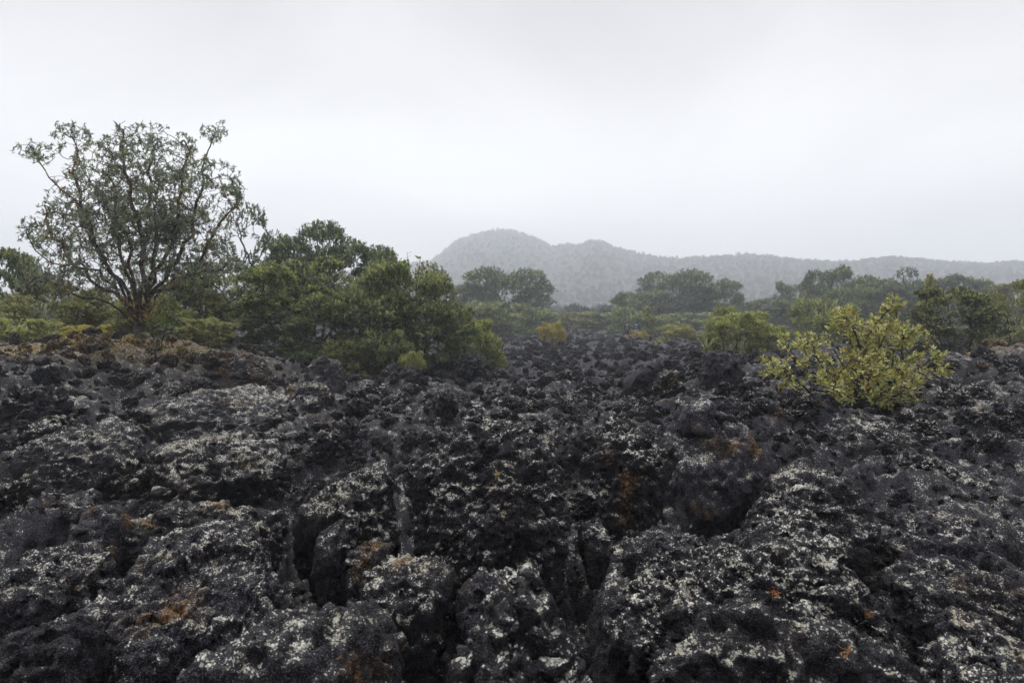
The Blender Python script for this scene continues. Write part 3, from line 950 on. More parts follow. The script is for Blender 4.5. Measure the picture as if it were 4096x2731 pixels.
def lobes_points(lobes, n, rng, shell=0.55, top=None):
    """points spread through ellipsoid lobes (x,y,z,rx,ry,rz,weight), denser towards their skins"""
    w = np.array([l[6] if len(l) > 6 else l[3] * l[5] for l in lobes], float); w /= w.sum()
    k = rng.choice(len(lobes), n, p=w)
    d = rng.normal(size=(n, 3)); d /= np.linalg.norm(d, axis=1)[:, None]
    if top is not None:
        d[:, 2] = np.where(d[:, 2] < top, -d[:, 2] * rng.uniform(.2, 1, n), d[:, 2])
    r = rng.uniform(shell ** 3, 1, n) ** (1 / 3)
    lb = np.array([l[:6] for l in lobes])
    return lb[k, :3] + d * r[:, None] * lb[k, 3:6]

def foliage(pos, par, kids, r, rng, per, L, W, rtip, spread=0.9, young=0.12, keep=None, updir=0.35, jitter=0.0):
    """rosettes of leaves at twig ends and along the last twigs"""
    sel = np.where((r <= rtip) & (par >= 0))[0]
    if keep is not None:
        sel = sel[keep(pos[sel], rng)]
    tipn = kids[sel] == 0
    cnt = np.where(tipn, per, max(1, per // 3))
    idx = np.repeat(sel, cnt)
    ax = pos[idx] - pos[par[idx]]; ax /= np.maximum(np.linalg.norm(ax, axis=1)[:, None], 1e-9)
    m = len(idx)
    rnd = rng.normal(size=(m, 3)); rnd /= np.linalg.norm(rnd, axis=1)[:, None]
    D = ax * (1 - spread * 0.5) + rnd * spread + np.array([0, 0, updir])
    P = pos[idx] - ax * (rng.uniform(0, 0.6, m) * L)[:, None] + rng.normal(size=(m, 3)) * jitter
    tw = rng.uniform(0, 1, len(pos))[idx]          # each twig its own tone
    tint = np.clip(0.15 + 0.45 * tw + 0.25 * rng.uniform(size=m), 0, 0.80)
    yt = rng.uniform(size=len(pos)) < young
    tint = np.where(yt[idx] & (kids[idx] == 0), rng.uniform(0.82, 1.0, m), tint)
    ln = L * rng.uniform(0.65, 1.2, m)
    return P, D, ln, ln * (W / L) * rng.uniform(0.8, 1.2, m), tint

def grow(name, lobes, n, stems, step, seed, r0, per, L, W, rtip, di=2.5, shell=0.5, sides=5, young=0.12, mat_leaf=None, mat_bark=None, rmax=None, wig=0.12, keep=None, spread=0.9, dk=None, part='crown', updir=0.35, extra=0):
    """a prototype plant: mesh of trunk and limbs + mesh of leaves"""
    rng = np.random.default_rng(seed)
    A = lobes_points(lobes, n, rng, shell)
    A = A[A[:, 2] > 0.05]
    nodes, par = [], []
    for st in stems:
        for k, p in enumerate(st):
            par.append(-1 if k == 0 else len(nodes) - 1)
            nodes.append(p)
    pos, par = colonize(A, nodes, par, step, di, dk or step * 1.6, rng, wig=wig)
    r, kids = radii(pos, par, r0, rmax=rmax)
    V, F = tubes(pos, par, r, sides)
    tr = mesh_np(name + '_trunk', V, F, True); tr.materials.append(mat_bark or M_BARK)
    P, D, ln, wd, tint = foliage(pos, par, kids, r, rng, per, L, W, rtip, spread, young, keep, updir)
    if extra:
        # leafy shoots through the skins of the lobes
        Q = lobes_points(lobes, extra, rng, 0.72, -0.25); Q = Q[Q[:, 2] > 0.08]
        c0 = np.mean([l[:3] for l in lobes], 0)
        ax = Q - c0; ax /= np.maximum(np.linalg.norm(ax, axis=1)[:, None], 1e-6); ax[:, 2] += 0.35
        ax += rng.normal(size=ax.shape) * 0.35
        m = len(Q); q = 9
        idx = np.repeat(np.arange(m), q)
        rnd = rng.normal(size=(m * q, 3)); rnd /= np.linalg.norm(rnd, axis=1)[:, None]
        tw = rng.uniform(size=m); yt = rng.uniform(size=m) < young * (0.4 + 1.2 * (ax[:, 2] > 0.45))
        tn = np.clip(0.1 + 0.45 * tw[idx] + 0.25 * rng.uniform(size=m * q), 0, .8)
        tn = np.where(yt[idx], rng.uniform(.8, 1.0, m * q), tn)
        l2 = L * rng.uniform(.65, 1.2, m * q)
        P = np.vstack([P, Q[idx] + ax[idx] * (rng.uniform(-1.0, .4, m * q) * L)[:, None]]); D = np.vstack([D, ax[idx] * .8 + rnd * .75])
        ln = np.concatenate([ln, l2]); wd = np.concatenate([wd, l2 * (W / L) * rng.uniform(.8, 1.2, m * q)]); tint = np.concatenate([tint, tn])
    lf = leafmesh(name + '_crown', P, D, ln, wd, tint, rng, mat_leaf or M_LEAF)
    return {'trunk': tr, 'crown': lf}

def plant(name, proto, loc, color, label, cat, group=None, sc=1.0, rz=0.0):
    e = empty(name, loc, rz, sc)
    obj('trunk', proto['trunk'], None, e)
    obj('crown', proto['crown'], None, e, color=color)
    return tag(e, label, cat, group)

def stem_path(a, b, n, rng, wig):
    a, b = np.array(a, float), np.array(b, float)
    t = np.linspace(0, 1, n)[:, None]
    p = a + (b - a) * t
    p[1:-1] += rng.normal(size=(n - 2, 3)) * wig
    return [q for q in p]

# ---- the old mossy tree on the mound
def build_old_tree():
    rng = np.random.default_rng(8)
    D0 = 16.0
    base = at(139, 346, D0); base[2] = gz(base[0], base[1]) - 0.1
    def lobe(px0, px1, r0, r1, dd=0.0, dep=0.8, w=None):
        a = at((px0 + px1) / 2, (r0 + r1) / 2, D0 + dd) - base
        rx = (px1 - px0) / 2 / 683 * D0; rz = (r1 - r0) / 2 / 683 * D0
        return (*a, rx, dep, rz, w if w else rx * rz)
    lobes = [lobe(60, 225, 135, 285, 0, 1.7, 3.2), lobe(40, 235, 190, 310, 0, 1.6, 2.2), lobe(18, 58, 140, 162, -.3, .5), lobe(56, 92, 121, 150, .2, .6), lobe(100, 132, 132, 160, -.5, .6), lobe(122, 170, 116, 148, .2, .8),
             lobe(176, 196, 132, 160, .5, .4), lobe(200, 230, 119, 142, 0, .5), lobe(188, 238, 158, 196, -.2, .9), lobe(222, 250, 178, 206, .3, .5, .12),
             lobe(74, 128, 158, 206, -.8, 1.0), lobe(120, 190, 150, 200, .4, 1.2), lobe(90, 180, 195, 245, -.6, 1.3, 1.5), lobe(150, 205, 195, 240, .3, 1.0, .8),
             lobe(40, 78, 196, 228, .2, .7), lobe(44, 90, 226, 262, -.2, .9), lobe(18, 44, 214, 244, .2, .4, .10), lobe(24, 110, 262, 300, -.4, 1.0, .5),
             lobe(160, 215, 245, 285, .2, .9, .3), lobe(205, 244, 258, 274, -.4, .3, .12)]
    A = lobes_points(lobes, 4600, rng, 0.2)
    z = lambda px, row, dd=0: at(px, row, D0 + dd) - base
    trunk = stem_path((0, 0, 0), z(138, 318), 5, rng, .03)
    nodes = list(trunk); par = [-1, 0, 1, 2, 3]
    def limb(frm, pts, w=.05):
        prev = frm; cur = nodes[frm]
        for q in pts:
            n = max(2, int(np.linalg.norm(q - cur) / 0.22) + 1)
            for p in stem_path(cur, q, n, rng, w)[1:]:
                par.append(prev); nodes.append(p); prev = len(nodes) - 1
            cur = q
        return prev
    limb(4, [z(120, 285, -.3), z(98, 250, -.5), z(85, 215, -.5), z(62, 190, -.3), z(45, 170, -.2)])
    limb(4, [z(135, 285), z(128, 240, -.2), z(115, 200, -.3), z(108, 165, -.2)])
    limb(4, [z(148, 282, .3), z(158, 240, .4), z(150, 200, .3), z(152, 160, .2)])
    limb(4, [z(155, 288), z(176, 262, .2), z(192, 225, .2), z(202, 190, .2), z(208, 150)])
    limb(2, [z(155, 297, -.4), z(175, 276, -.6), z(205, 270, -.6), z(228, 263, -.5), z(241, 268, -.5)])
    limb(2, [z(120, 310, -.3), z(95, 298, -.5), z(70, 292, -.5), z(48, 280, -.3)])
    limb(3, [z(115, 285, .3), z(80, 262, .3), z(50, 262, .2), z(35, 250, .1), z(26, 232)])
    limb(3, [z(128, 292, -.5), z(105, 262, -.8), z(92, 232, -.9), z(80, 205, -.7), z(72, 170, -.5), z(74, 140, -.2)])
    limb(4, [z(140, 290, -.4), z(143, 255, -.7), z(136, 215, -.8), z(128, 180, -.7), z(120, 150, -.4)])
    limb(4, [z(146, 292, -.2), z(162, 262, -.4), z(175, 225, -.5), z(182, 190, -.4), z(186, 160, -.1), z(184, 140)])
    limb(3, [z(150, 295, .3), z(178, 285, .3), z(205, 250, .3), z(226, 215, .3), z(240, 192, .3)])
    limb(4, [z(133, 290, .5), z(120, 255, .7), z(112, 220, .7), z(96, 190, .5), z(80, 165, .3)])
    limb(3, [z(122, 300, -.6), z(90, 280, -.8), z(66, 255, -.7), z(50, 230, -.4), z(44, 205, -.2)])
    limb(1, [z(120, 330, -.5), z(104, 336, -.9), z(96, 342, -1.1)])
    pos, par = colonize(A, nodes, par, 0.11, 0.9, 0.125, rng, maxit=160, wig=.18)
    r, kids = radii(pos, par, 0.0047, 2.2, rmax=0.19)
    pass
    V, F = tubes(pos, par, r, 6)
    # fine twigs ending in leafy shoots, through the whole crown
    Q = lobes_points(lobes, 8000, rng, 0.1)
    cl = perlin((Q * 2.6).astype(np.float32), 9)
    Q = Q[(cl > -0.02) & ((Q[:, 2] > 1.2) | (rng.uniform(size=len(Q)) < .45))]
    j = np.concatenate([((pos[None] - q[:, None]) ** 2).sum(2).argmin(1) for q in np.array_split(Q, 24)])
    v = pos[j] - Q; dist = np.linalg.norm(v, axis=1)
    ok = dist < 0.75
    Q, j, dist = Q[ok], j[ok], dist[ok]
    m0 = len(Q)
    midp = (pos[j] + Q) / 2 + rng.normal(size=Q.shape) * 0.03 + np.array([0, 0, -0.03])
    tp = np.vstack([pos[j], midp, Q]); tpar = np.concatenate([np.full(m0, -1), np.arange(m0), np.arange(m0) + m0])
    V2, F2 = tubes(tp, tpar, np.concatenate([np.full(m0, .008), np.full(m0, .0062), np.full(m0, .0042)]), 3)
    e = empty('old_tree', base)
    me = mesh_np('old_tree_trunk', V, F, True); me.materials.append(M_BARKMOSS)
    obj('trunk', me, None, e)
    me = mesh_np('old_tree_twigs', V2, F2, True); me.materials.append(M_TWIG)
    obj('twigs', me, None, e, kind='stuff')
    leafy = rng.uniform(size=m0) < 0.85
    per = 9
    ii = np.repeat(np.where(leafy)[0], per); mm = len(ii)
    ax = Q[ii] - midp[ii]; ax /= np.maximum(np.linalg.norm(ax, axis=1)[:, None], 1e-6); ax[:, 2] += .35
    rnd = rng.normal(size=(mm, 3)); rnd /= np.linalg.norm(rnd, axis=1)[:, None]
    tone = rng.uniform(size=m0)[ii]
    ln = 0.088 * rng.uniform(.6, 1.25, mm)
    tint = np.clip(.1 + .5 * tone + .2 * rng.uniform(size=mm), 0, .8)
    tint = np.where((rng.uniform(size=m0) < .10)[ii], rng.uniform(.8, .95, mm), tint)
    P = Q[ii] - ax * (rng.uniform(0, 1.0, mm) * .10)[:, None]
    obj('crown', leafmesh('old_tree_crown', P, ax * .8 + rnd * .8, ln, ln * .30, tint, rng, M_LEAF), None, e, color=(0.165, 0.195, 0.168))
    # beard moss hanging on the limbs
    big = np.where((r > 0.016) & (r < 0.1))[0]
    pick = rng.choice(big, 5000)
    Pm = pos[pick] + rng.normal(size=(5000, 3)) * 0.03
    Dm = rng.normal(size=(5000, 3)) + np.array([0, 0, -0.5])
    keepm = perlin(pos[pick].astype(np.float32) * 1.1, 7) > 0.02
    Pm, Dm = Pm[keepm], Dm[keepm]
    nm = len(Pm)
    mo = obj('moss', leafmesh('old_tree_moss', Pm, Dm, rng.uniform(.05, .14, nm), rng.uniform(.02, .05, nm), rng.uniform(0, .7, nm), rng, M_LEAF), None, e, color=(0.27, 0.19, 0.085))
    mo['kind'] = 'stuff'
    tag(e, 'old spreading tree with orange mossy limbs standing on the lava mound', 'tree')
    return base
TREE_BASE = build_old_tree()

# ---- prototypes of bushes and trees, copied with shared meshes
def dome(n, w, h, seed, low=0.35, small=0.34):
    """lumpy dome: a heap of round lobes"""
    g = np.random.default_rng(seed)
    L = [(0, 0, h * 0.45, w * 0.34, w * 0.32, h * 0.42, 2.0)]
    for k in range(n):
        a = g.uniform(0, 2 * PI); q = g.uniform(0.35, 1.0); el_ = g.uniform(low, 1.0)
        rr = w * small * g.uniform(0.55, 1.0) * 0.5
        rad = (w * 0.5 - rr) * math.sqrt(max(0.05, 1 - (el_ * 0.9) ** 2)) * (0.6 + 0.4 * q)
        L.append((math.cos(a) * rad, math.sin(a) * rad, max(rr * 0.7, h * el_ - rr * 0.8), rr, rr, rr * 0.75, 0.55))
    return L
def fork(n, h, sp, seed):
    g = np.random.default_rng(seed)
    return [[(0.1 * math.cos(k), 0.1 * math.sin(k), 0.0)] + stem_path((0.08 * math.cos(k), 0.08 * math.sin(k), 0.1), (sp * math.cos(k * 6.28 / n + g.uniform(0, .8)), sp * math.sin(k * 6.28 / n + g.uniform(0, .8)), h * g.uniform(.7, 1.1)), 5, g, .04) for k in range(n)]

PB = {}
PB['bushA'] = grow('bushA', dome(46, 4.2, 3.0, 1, 0.10, .21), 1500, fork(6, .8, .8, 1), 0.13, 101, 0.0055, 9, 0.086, 0.032, 0.0100, shell=.55, young=.24, dk=.15, extra=3500)
PB['bushB'] = grow('bushB', dome(40, 3.6, 3.1, 2, 0.05, .22), 1400, fork(5, .9, .6, 2), 0.13, 102, 0.0055, 9, 0.090, 0.033, 0.0100, shell=.55, young=.28, dk=.15, extra=3000)
PB['bushC'] = grow('bushC', dome(26, 2.2, 1.5, 3, 0.05, .26), 900, fork(6, .35, .4, 3), 0.09, 103, 0.0042, 8, 0.070, 0.030, 0.0080, shell=.55, young=.35, dk=.10, extra=1500)
PB['open'] = grow('open', [(-.9, 0, 2.9, .7, .6, .40), (.1, .2, 3.3, .8, .7, .42), (1.0, -.1, 2.9, .65, .6, .38), (-1.5, .1, 2.3, .5, .5, .30), (1.55, 0, 2.35, .5, .5, .3), (.3, -.6, 2.6, .8, .5, .4), (-.4, .5, 2.4, .7, .5, .4), (0, 0, 1.6, 1.1, .8, .5, .10)],
               1500, [stem_path((0, 0, 0), (.12, 0, 1.0), 6, np.random.default_rng(4), .05)] + [stem_path((.05, 0, 0), (-.25, .1, .9), 6, np.random.default_rng(5), .05)],
               0.12, 104, 0.0055, 9, 0.105, 0.032, 0.0098, shell=.35, young=.12, dk=.13, rmax=.11, extra=1500)
PB['twiggy'] = grow('twiggy', [(0, 0, 3.2, .6, .5, .4), (-.7, .1, 2.5, .5, .5, .35), (.7, 0, 2.6, .5, .5, .4), (.1, -.3, 2.0, .8, .6, .5), (-.3, .3, 1.2, .9, .7, .5, .3)],
               800, [stem_path((0, 0, 0), (.1, 0, 1.1), 6, np.random.default_rng(6), .05)],
               0.13, 105, 0.006, 7, 0.10, 0.034, 0.0105, shell=.3, young=.06, dk=.15, wig=.22, rmax=.08, extra=350)
PB['tree'] = grow('tree', [(-1.8, 0, 5.6, 2.1, 1.9, 1.5), (1.7, .3, 5.7, 1.9, 1.8, 1.3), (0, -.4, 4.6, 2.6, 2.2, 1.4), (3.1, 0, 4.6, 1.2, 1.2, .9), (-3.1, 0, 4.5, 1.3, 1.2, .9), (-1.5, .5, 2.3, 2.2, 1.8, 1.4), (1.3, -.5, 2.1, 2.3, 1.8, 1.5), (0, 0, 1.4, 3.4, 2.2, 1.2), (-2.2, .2, 3.5, 1.9, 1.7, 1.3), (2.2, -.2, 3.4, 1.9, 1.7, 1.3)],
               1500, fork(4, 1.6, .8, 7), 0.26, 106, 0.011, 8, 0.24, 0.085, 0.021, shell=.5, young=.08, dk=.28, rmax=.25, extra=2800)
PB['tree2'] = grow('tree2', dome(40, 8.0, 6.0, 8, 0.08, .26), 1500, fork(4, 2.0, 1.0, 8), 0.27, 107, 0.011, 8, 0.25, 0.09, 0.021, shell=.5, young=.10, dk=.30, rmax=.25, extra=2400)
PB['scrub'] = grow('scrub', dome(22, 4.4, 2.6, 9, 0.1, .28), 620, fork(5, .7, .7, 9), 0.22, 108, 0.008, 7, 0.20, 0.075, 0.016, shell=.5, young=.25, dk=.24, extra=900)
# layered dark tree with flat sprays
_lay = [(0.25 * math.cos(k * 2.4) * (5 - k), 0.3 * math.sin(k * 2.4) * (5 - k) * .6, 0.5 + k * 0.85, 2.5 - k * 0.36, 2.2 - k * .32, 0.20, 1.0 - .1 * k) for k in range(6)]
PB['layered'] = grow('layered', _lay, 1200, [stem_path((0, 0, 0), (0, 0, 5.2), 20, np.random.default_rng(10), .03)], 0.22, 109, 0.009, 12, 0.26, 0.035, 0.018, shell=.2, young=.02, dk=.2, spread=.7, updir=.05, extra=900)
PB['sapling'] = grow('sapling', [(0, 0, 1.0, .45, .4, .5), (.1, 0, 2.0, .42, .4, .55), (0, .1, 2.9, .28, .28, .45), (.5, 0, 1.9, .25, .25, .2, .1), (-.3, 0, .5, .5, .4, .35)], 480, [stem_path((0, 0, 0), (0, 0, 2.8), 14, np.random.default_rng(11), .02)], 0.16, 110, 0.006, 8, 0.17, 0.07, 0.013, shell=.4, young=.35, dk=.16, extra=350)

def _size(p):
    co = np.empty(len(p['crown'].vertices) * 3, np.float32); p['crown'].vertices.foreach_get('co', co); co = co.reshape(-1, 3)
    return float(np.percentile(co[:, 2], 99.7)), float(np.percentile(co[:, 0], 99) - np.percentile(co[:, 0], 1))
PB_SIZE = {k: _size(p) for k, p in PB.items()}
def onto(px, row, d, sink=0.1):
    p = at(px, row, d)
    return (p[0], p[1], float(base_z(p[0], p[1])) - sink)

DARK, MIDG, OLIVE, PALE, YEL, BROWN, BLUEG = (0.080, 0.106, 0.074), (0.100, 0.126, 0.086), (0.132, 0.134, 0.080), (0.175, 0.190, 0.092), (0.270, 0.210, 0.065), (0.160, 0.115, 0.055), (0.086, 0.112, 0.088)
def put(kind, name, px, top, d, w=None, base=None, color=MIDG, label='', cat='bush', group=None, rz=0.0, h0=None, sxy=1.0, z=None):
    """stand a plant d metres away under the photo's column px, its top reaching the photo's row `top`"""
    hh, ww = PB_SIZE[kind]
    x, y, zz = onto(px, 330, d)
    if z is not None:
        zz = z
    zt = at(px, top, d)[2]
    sz = (zt - zz) / hh
    sx = (w / 683.0 * d / ww) if w else sz
    return plant(name, PB[kind], (x, y, zz), color, label, cat, group, (sx, sx * sxy, sz), rz)

# thicket behind and beside the mound
put('twiggy', 'twiggy_tree', 248, 204, 27, 78, color=BLUEG, label='thin twiggy tree showing between the old tree and the umbrella tree', cat='tree', rz=.4)
put('open', 'umbrella_tree', 320, 221, 26, 108, color=BLUEG, label='umbrella-crowned tree with dark forking limbs against the sky', cat='tree', rz=.3)
put('open', 'umbrella_tree', 292, 252, 27, 90, color=MIDG, label='lower tree crown tucked under the umbrella tree', cat='tree', rz=2.2)
put('open', 'open_tree', 385, 246, 26.5, 96, color=MIDG, label='open branchy tree on the falling end of the thicket skyline', cat='tree', rz=1.6)
put('twiggy', 'twiggy_tree', 430, 262, 26, 62, color=OLIVE, label='small twiggy tree at the tapering end of the thicket', cat='tree', rz=2.6)
put('bushA', 'large_bush', 235, 262, 22.5, 150, color=DARK, label='deep green bush with bare grey branches right behind the lichen peak', rz=.2)
put('bushB', 'large_bush', 300, 258, 21.5, 140, color=DARK, label='tall dense bush in the middle of the thicket with yellow tips', rz=1.3)
put('bushA', 'large_bush', 352, 276, 20.8, 128, color=MIDG, label='rounded bush with pale tips leaning out over the lava', rz=3.0)
put('bushB', 'large_bush', 402, 262, 21.5, 130, color=MIDG, label='bulky olive-tipped bush at the lava edge of the thicket', rz=4.0)
put('bushA', 'large_bush', 432, 288, 21.5, 90, color=MIDG, label='rounded bush with yellowish skirts where the thicket ends', rz=5.1)
put('bushC', 'small_bush', 470, 318, 23.5, 62, color=PALE, label='pale yellow-green bush on its own at the tip of the thicket', rz=.3)
put('bushC', 'small_bush', 385, 330, 19.6, 58, color=MIDG, label='low bush with bright tips at the foot of the thicket', rz=1.3)
put('bushC', 'small_bush', 412, 351, 18.8, 30, color=PALE, label='tuft-like light green shrub on the bare rock before the thicket', rz=2.3)
put('bushC', 'small_bush', 345, 340, 19.2, 46, color=OLIVE, label='low olive shrub under the leaning bush', rz=.8)
# behind and left of the old tree
put('bushB', 'large_bush', 4, 250, 23, 92, color=BLUEG, label='tall grey-green bush cut by the picture edge behind the mound', rz=.6)
put('bushA', 'large_bush', 62, 284, 21, 120, color=OLIVE, label='dull olive bush behind the mossy lower branches', rz=1.9)
put('bushA', 'large_bush', 120, 290, 22, 110, color=OLIVE, label='brownish bush hidden behind the old tree trunk', rz=3.9)
put('bushC', 'small_bush', 20, 318, 18, 86, color=PALE, label='pale flecked low bush at the picture edge beside the mound', rz=.1)
put('bushC', 'small_bush', 86, 325, 18, 52, color=YEL, label='small golden shrub on the mound behind the lichen', rz=4.1)
put('bushA', 'large_bush', 180, 285, 21, 100, color=OLIVE, label='tangled bush between the old tree and the thicket', rz=2.6)
put('bushB', 'large_bush', 42, 272, 24, 80, color=BLUEG, label='grey-green bush between the edge bush and the old tree', rz=3.3)
put('bushA', 'large_bush', 150, 300, 19.5, 90, color=OLIVE, label='olive bush just behind the roots of the old tree', rz=5.3)
put('bushC', 'small_bush', 205, 318, 18.5, 66, color=OLIVE, label='dull low bush beside the lichen peak under the old tree', rz=5.3)
# hazy trees in the middle distance
put('tree', 'round_tree', 507, 268, 92, 88, color=BLUEG, label='broad round-headed tree standing alone in the mist beside the thicket', cat='tree', rz=.15)
put('scrub', 'scrub_bush', 482, 300, 74, 60, color=MIDG, label='dark bush at the foot of the lone round-headed tree', rz=.4)
put('scrub', 'scrub_bush', 528, 303, 84, 56, color=BLUEG, label='grey-green bush under the lone round-headed tree crown', rz=2.4)
put('scrub', 'scrub_bush', 505, 313, 76, 50, color=MIDG, label='low bush right at the trunk of the lone round-headed tree', rz=4.4)
put('scrub', 'scrub_bush', 690, 312, 92, 80, color=MIDG, label='low dark bush at the base of the misty clump', rz=4.0)
put('tree2', 'slim_tree', 466, 284, 98, 40, color=MIDG, label='slim hazy tree squeezed between thicket and round-headed tree', cat='tree', rz=.4)
put('bushC', 'small_bush', 551, 322, 48, 30, color=YEL, label='golden orange shrub growing alone on the open lava', rz=1.2)
put('tree2', 'clump_tree', 642, 290, 104, 70, color=MIDG, label='low round tree on the near side of the misty clump', cat='tree', rz=.5)
put('tree', 'clump_tree', 674, 271, 108, 84, color=BLUEG, label='tallest tree of the misty clump with bare branches showing', cat='tree', rz=2.2)
put('layered', 'layered_tree', 708, 287, 102, 72, color=(0.046, 0.068, 0.046), label='dark layered tree with flat drooping sprays in the misty clump', cat='tree', rz=.5, sxy=.9)
put('tree2', 'clump_tree', 724, 279, 112, 44, color=BLUEG, label='narrow tree top rising behind the layered tree', cat='tree', rz=1.5)
put('scrub', 'scrub_bush', 630, 306, 84, 46, color=MIDG, label='bush at the open end of the misty clump above the hikers', rz=1.5)
put('sapling', 'sapling', 648, 306, 62, 22, color=OLIVE, label='slim yellow-green sapling beside the two hikers', cat='sapling', rz=1.0)
put('bushC', 'small_bush', 640, 331, 60, 18, color=YEL, label='little yellow shrub screening the second hiker', rz=1.0)
put('scrub', 'scrub_bush', 677, 324, 56, 40, color=(0.17, 0.165, 0.055), label='yellow-green spreading shrub on the lava beyond the slanting plank of lava', rz=.5)
put('bushC', 'dense_shrub', 740, 312, 27, 74, color=PALE, label='dense grey-green shrub with pale upper leaves beside the grass tuft', rz=2.0)
put('bushC', 'dense_shrub', 768, 326, 26, 40, color=PALE, label='yellowish side growth against the dense grey-green shrub', rz=3.0)
put('scrub', 'scrub_bush', 724, 305, 33, 34, color=PALE, label='light leafy top poking out behind the dense grey-green shrub', rz=3.7)
put('scrub', 'pale_bush', 822, 297, 40, 74, color=(0.13, 0.155, 0.085), label='pale rounded bush behind the broad-leaved shrub', rz=.9)
put('tree2', 'hazy_tree', 828, 267, 88, 58, color=BLUEG, label='pointed hazy tree at the start of the tree line over the shrub', cat='tree', rz=.2)
put('tree', 'hazy_tree', 866, 277, 84, 74, color=MIDG, label='rounded hazy tree in the middle of the tree line over the shrub', cat='tree', rz=1.0)
put('twiggy', 'hazy_tree', 905, 267, 78, 44, color=BLUEG, label='twiggy high tree ending the tree line over the shrub', cat='tree', rz=.4)
put('tree2', 'hazy_tree', 905, 279, 84, 70, color=BLUEG, label='bushy tree under the twiggy high tree', cat='tree', rz=2.4)
put('tree2', 'hazy_tree', 790, 282, 110, 44, color=BLUEG, label='small faint tree left of the tree line', cat='tree', rz=2.9)
put('sapling', 'golden_sapling', 928, 275, 44, 20, color=(0.20, 0.175, 0.055), label='upright golden-green sapling above the dark bush', cat='sapling', rz=2.9)
put('bushB', 'dark_bush', 952, 287, 21, 92, color=(0.046, 0.060, 0.040), label='dark bush with pale mossy limbs on the rise behind the shrub', rz=2.0)
put('twiggy', 'dark_bush', 972, 296, 21.5, 66, color=(0.052, 0.066, 0.046), label='twiggy dark bush growing against the dark bush', rz=1.0)
put('bushA', 'large_bush', 1022, 281, 24, 80, color=OLIVE, label='hazy olive bush cut by the picture edge beyond the dark bush', rz=1.0)
put('tree2', 'hazy_tree', 962, 276, 95, 76, color=BLUEG, label='flat-topped hazy tree far behind the dark bush', cat='tree', rz=4.0)
put('tree2', 'hazy_tree', 1008, 282, 70, 66, color=OLIVE, label='hazy tree behind the edge bush', cat='tree', rz=5.0)

put('tree2', 'hazy_tree', 848, 286, 78, 76, color=MIDG, label='broad green tree in front of the rounded hazy tree', cat='tree', rz=.7)
put('tree2', 'hazy_tree', 884, 284, 80, 70, color=BLUEG, label='grey-green tree between the rounded hazy tree and the twiggy high tree', cat='tree', rz=3.7)
put('tree2', 'hazy_tree', 770, 299, 88, 70, color=BLUEG, label='low wide tree behind the dense grey-green shrub', cat='tree', rz=1.9)
put('scrub', 'scrub_bush', 610, 312, 96, 70, color=BLUEG, label='wide low bush between the golden shrub and the misty clump', rz=2.9)
put('scrub', 'scrub_bush', 575, 311, 98, 66, color=OLIVE, label='straw-tinted bush on the plain directly above the golden shrub', rz=3.9)
# scrub between the lava and the hills, too alike and hazy to tell one from another
def build_scrub():
    rng = np.random.default_rng(31)
    kinds = ['scrub', 'scrub', 'tree2', 'bushB']
    cols = [MIDG, OLIVE, BLUEG, (0.10, 0.10, 0.04), MIDG]
    n = 0
    while n < 130:
        px = rng.uniform(440, 1080); d = rng.uniform(70, 150)
        lim = np.interp(px, [440, 520, 545, 620, 735, 800, 900, 1080], [95, 96, 100, 98, 92, 62, 48, 40])
        if px > 740:
            d = rng.uniform(lim, 120)
        if d < lim:
            continue
        x, y, z = onto(px, 330, d, .15)
        k = kinds[rng.integers(0, 4)]
        s = {'scrub': .62, 'tree2': .36, 'bushB': .62}[k] * rng.uniform(.6, 1.25)
        c = cols[rng.integers(0, 5)]
        zone = ['between the thicket and the lone round-headed tree', 'beside the lone round-headed tree', 'on the misty plain above the golden shrub', 'behind the two hikers', 'around the misty clump of trees', 'behind the dense grey-green shrub', 'behind the pale rounded bush', 'under the tree line over the shrub', 'behind the dark bush', 'by the edge bush'][int(np.searchsorted([478, 545, 600, 632, 735, 790, 840, 915, 985], px))]
        size_w = 'tall' if s > .55 else 'middling' if s > .36 else 'small'
        tone_w = {MIDG: 'green', OLIVE: 'olive', BLUEG: 'grey-green'}.get(c, 'yellowish')
        far_w = 'faint' if d > 105 else 'hazy'
        plant('scrub_bush', PB[k], (x, y, z), c, '%s %s %s bush %s' % (far_w, size_w, tone_w, zone), 'bush', 'scrub between the lava and the hills', (s * 1.15, s * 1.15, s), rng.uniform(0, 6.28))
        n += 1
build_scrub()

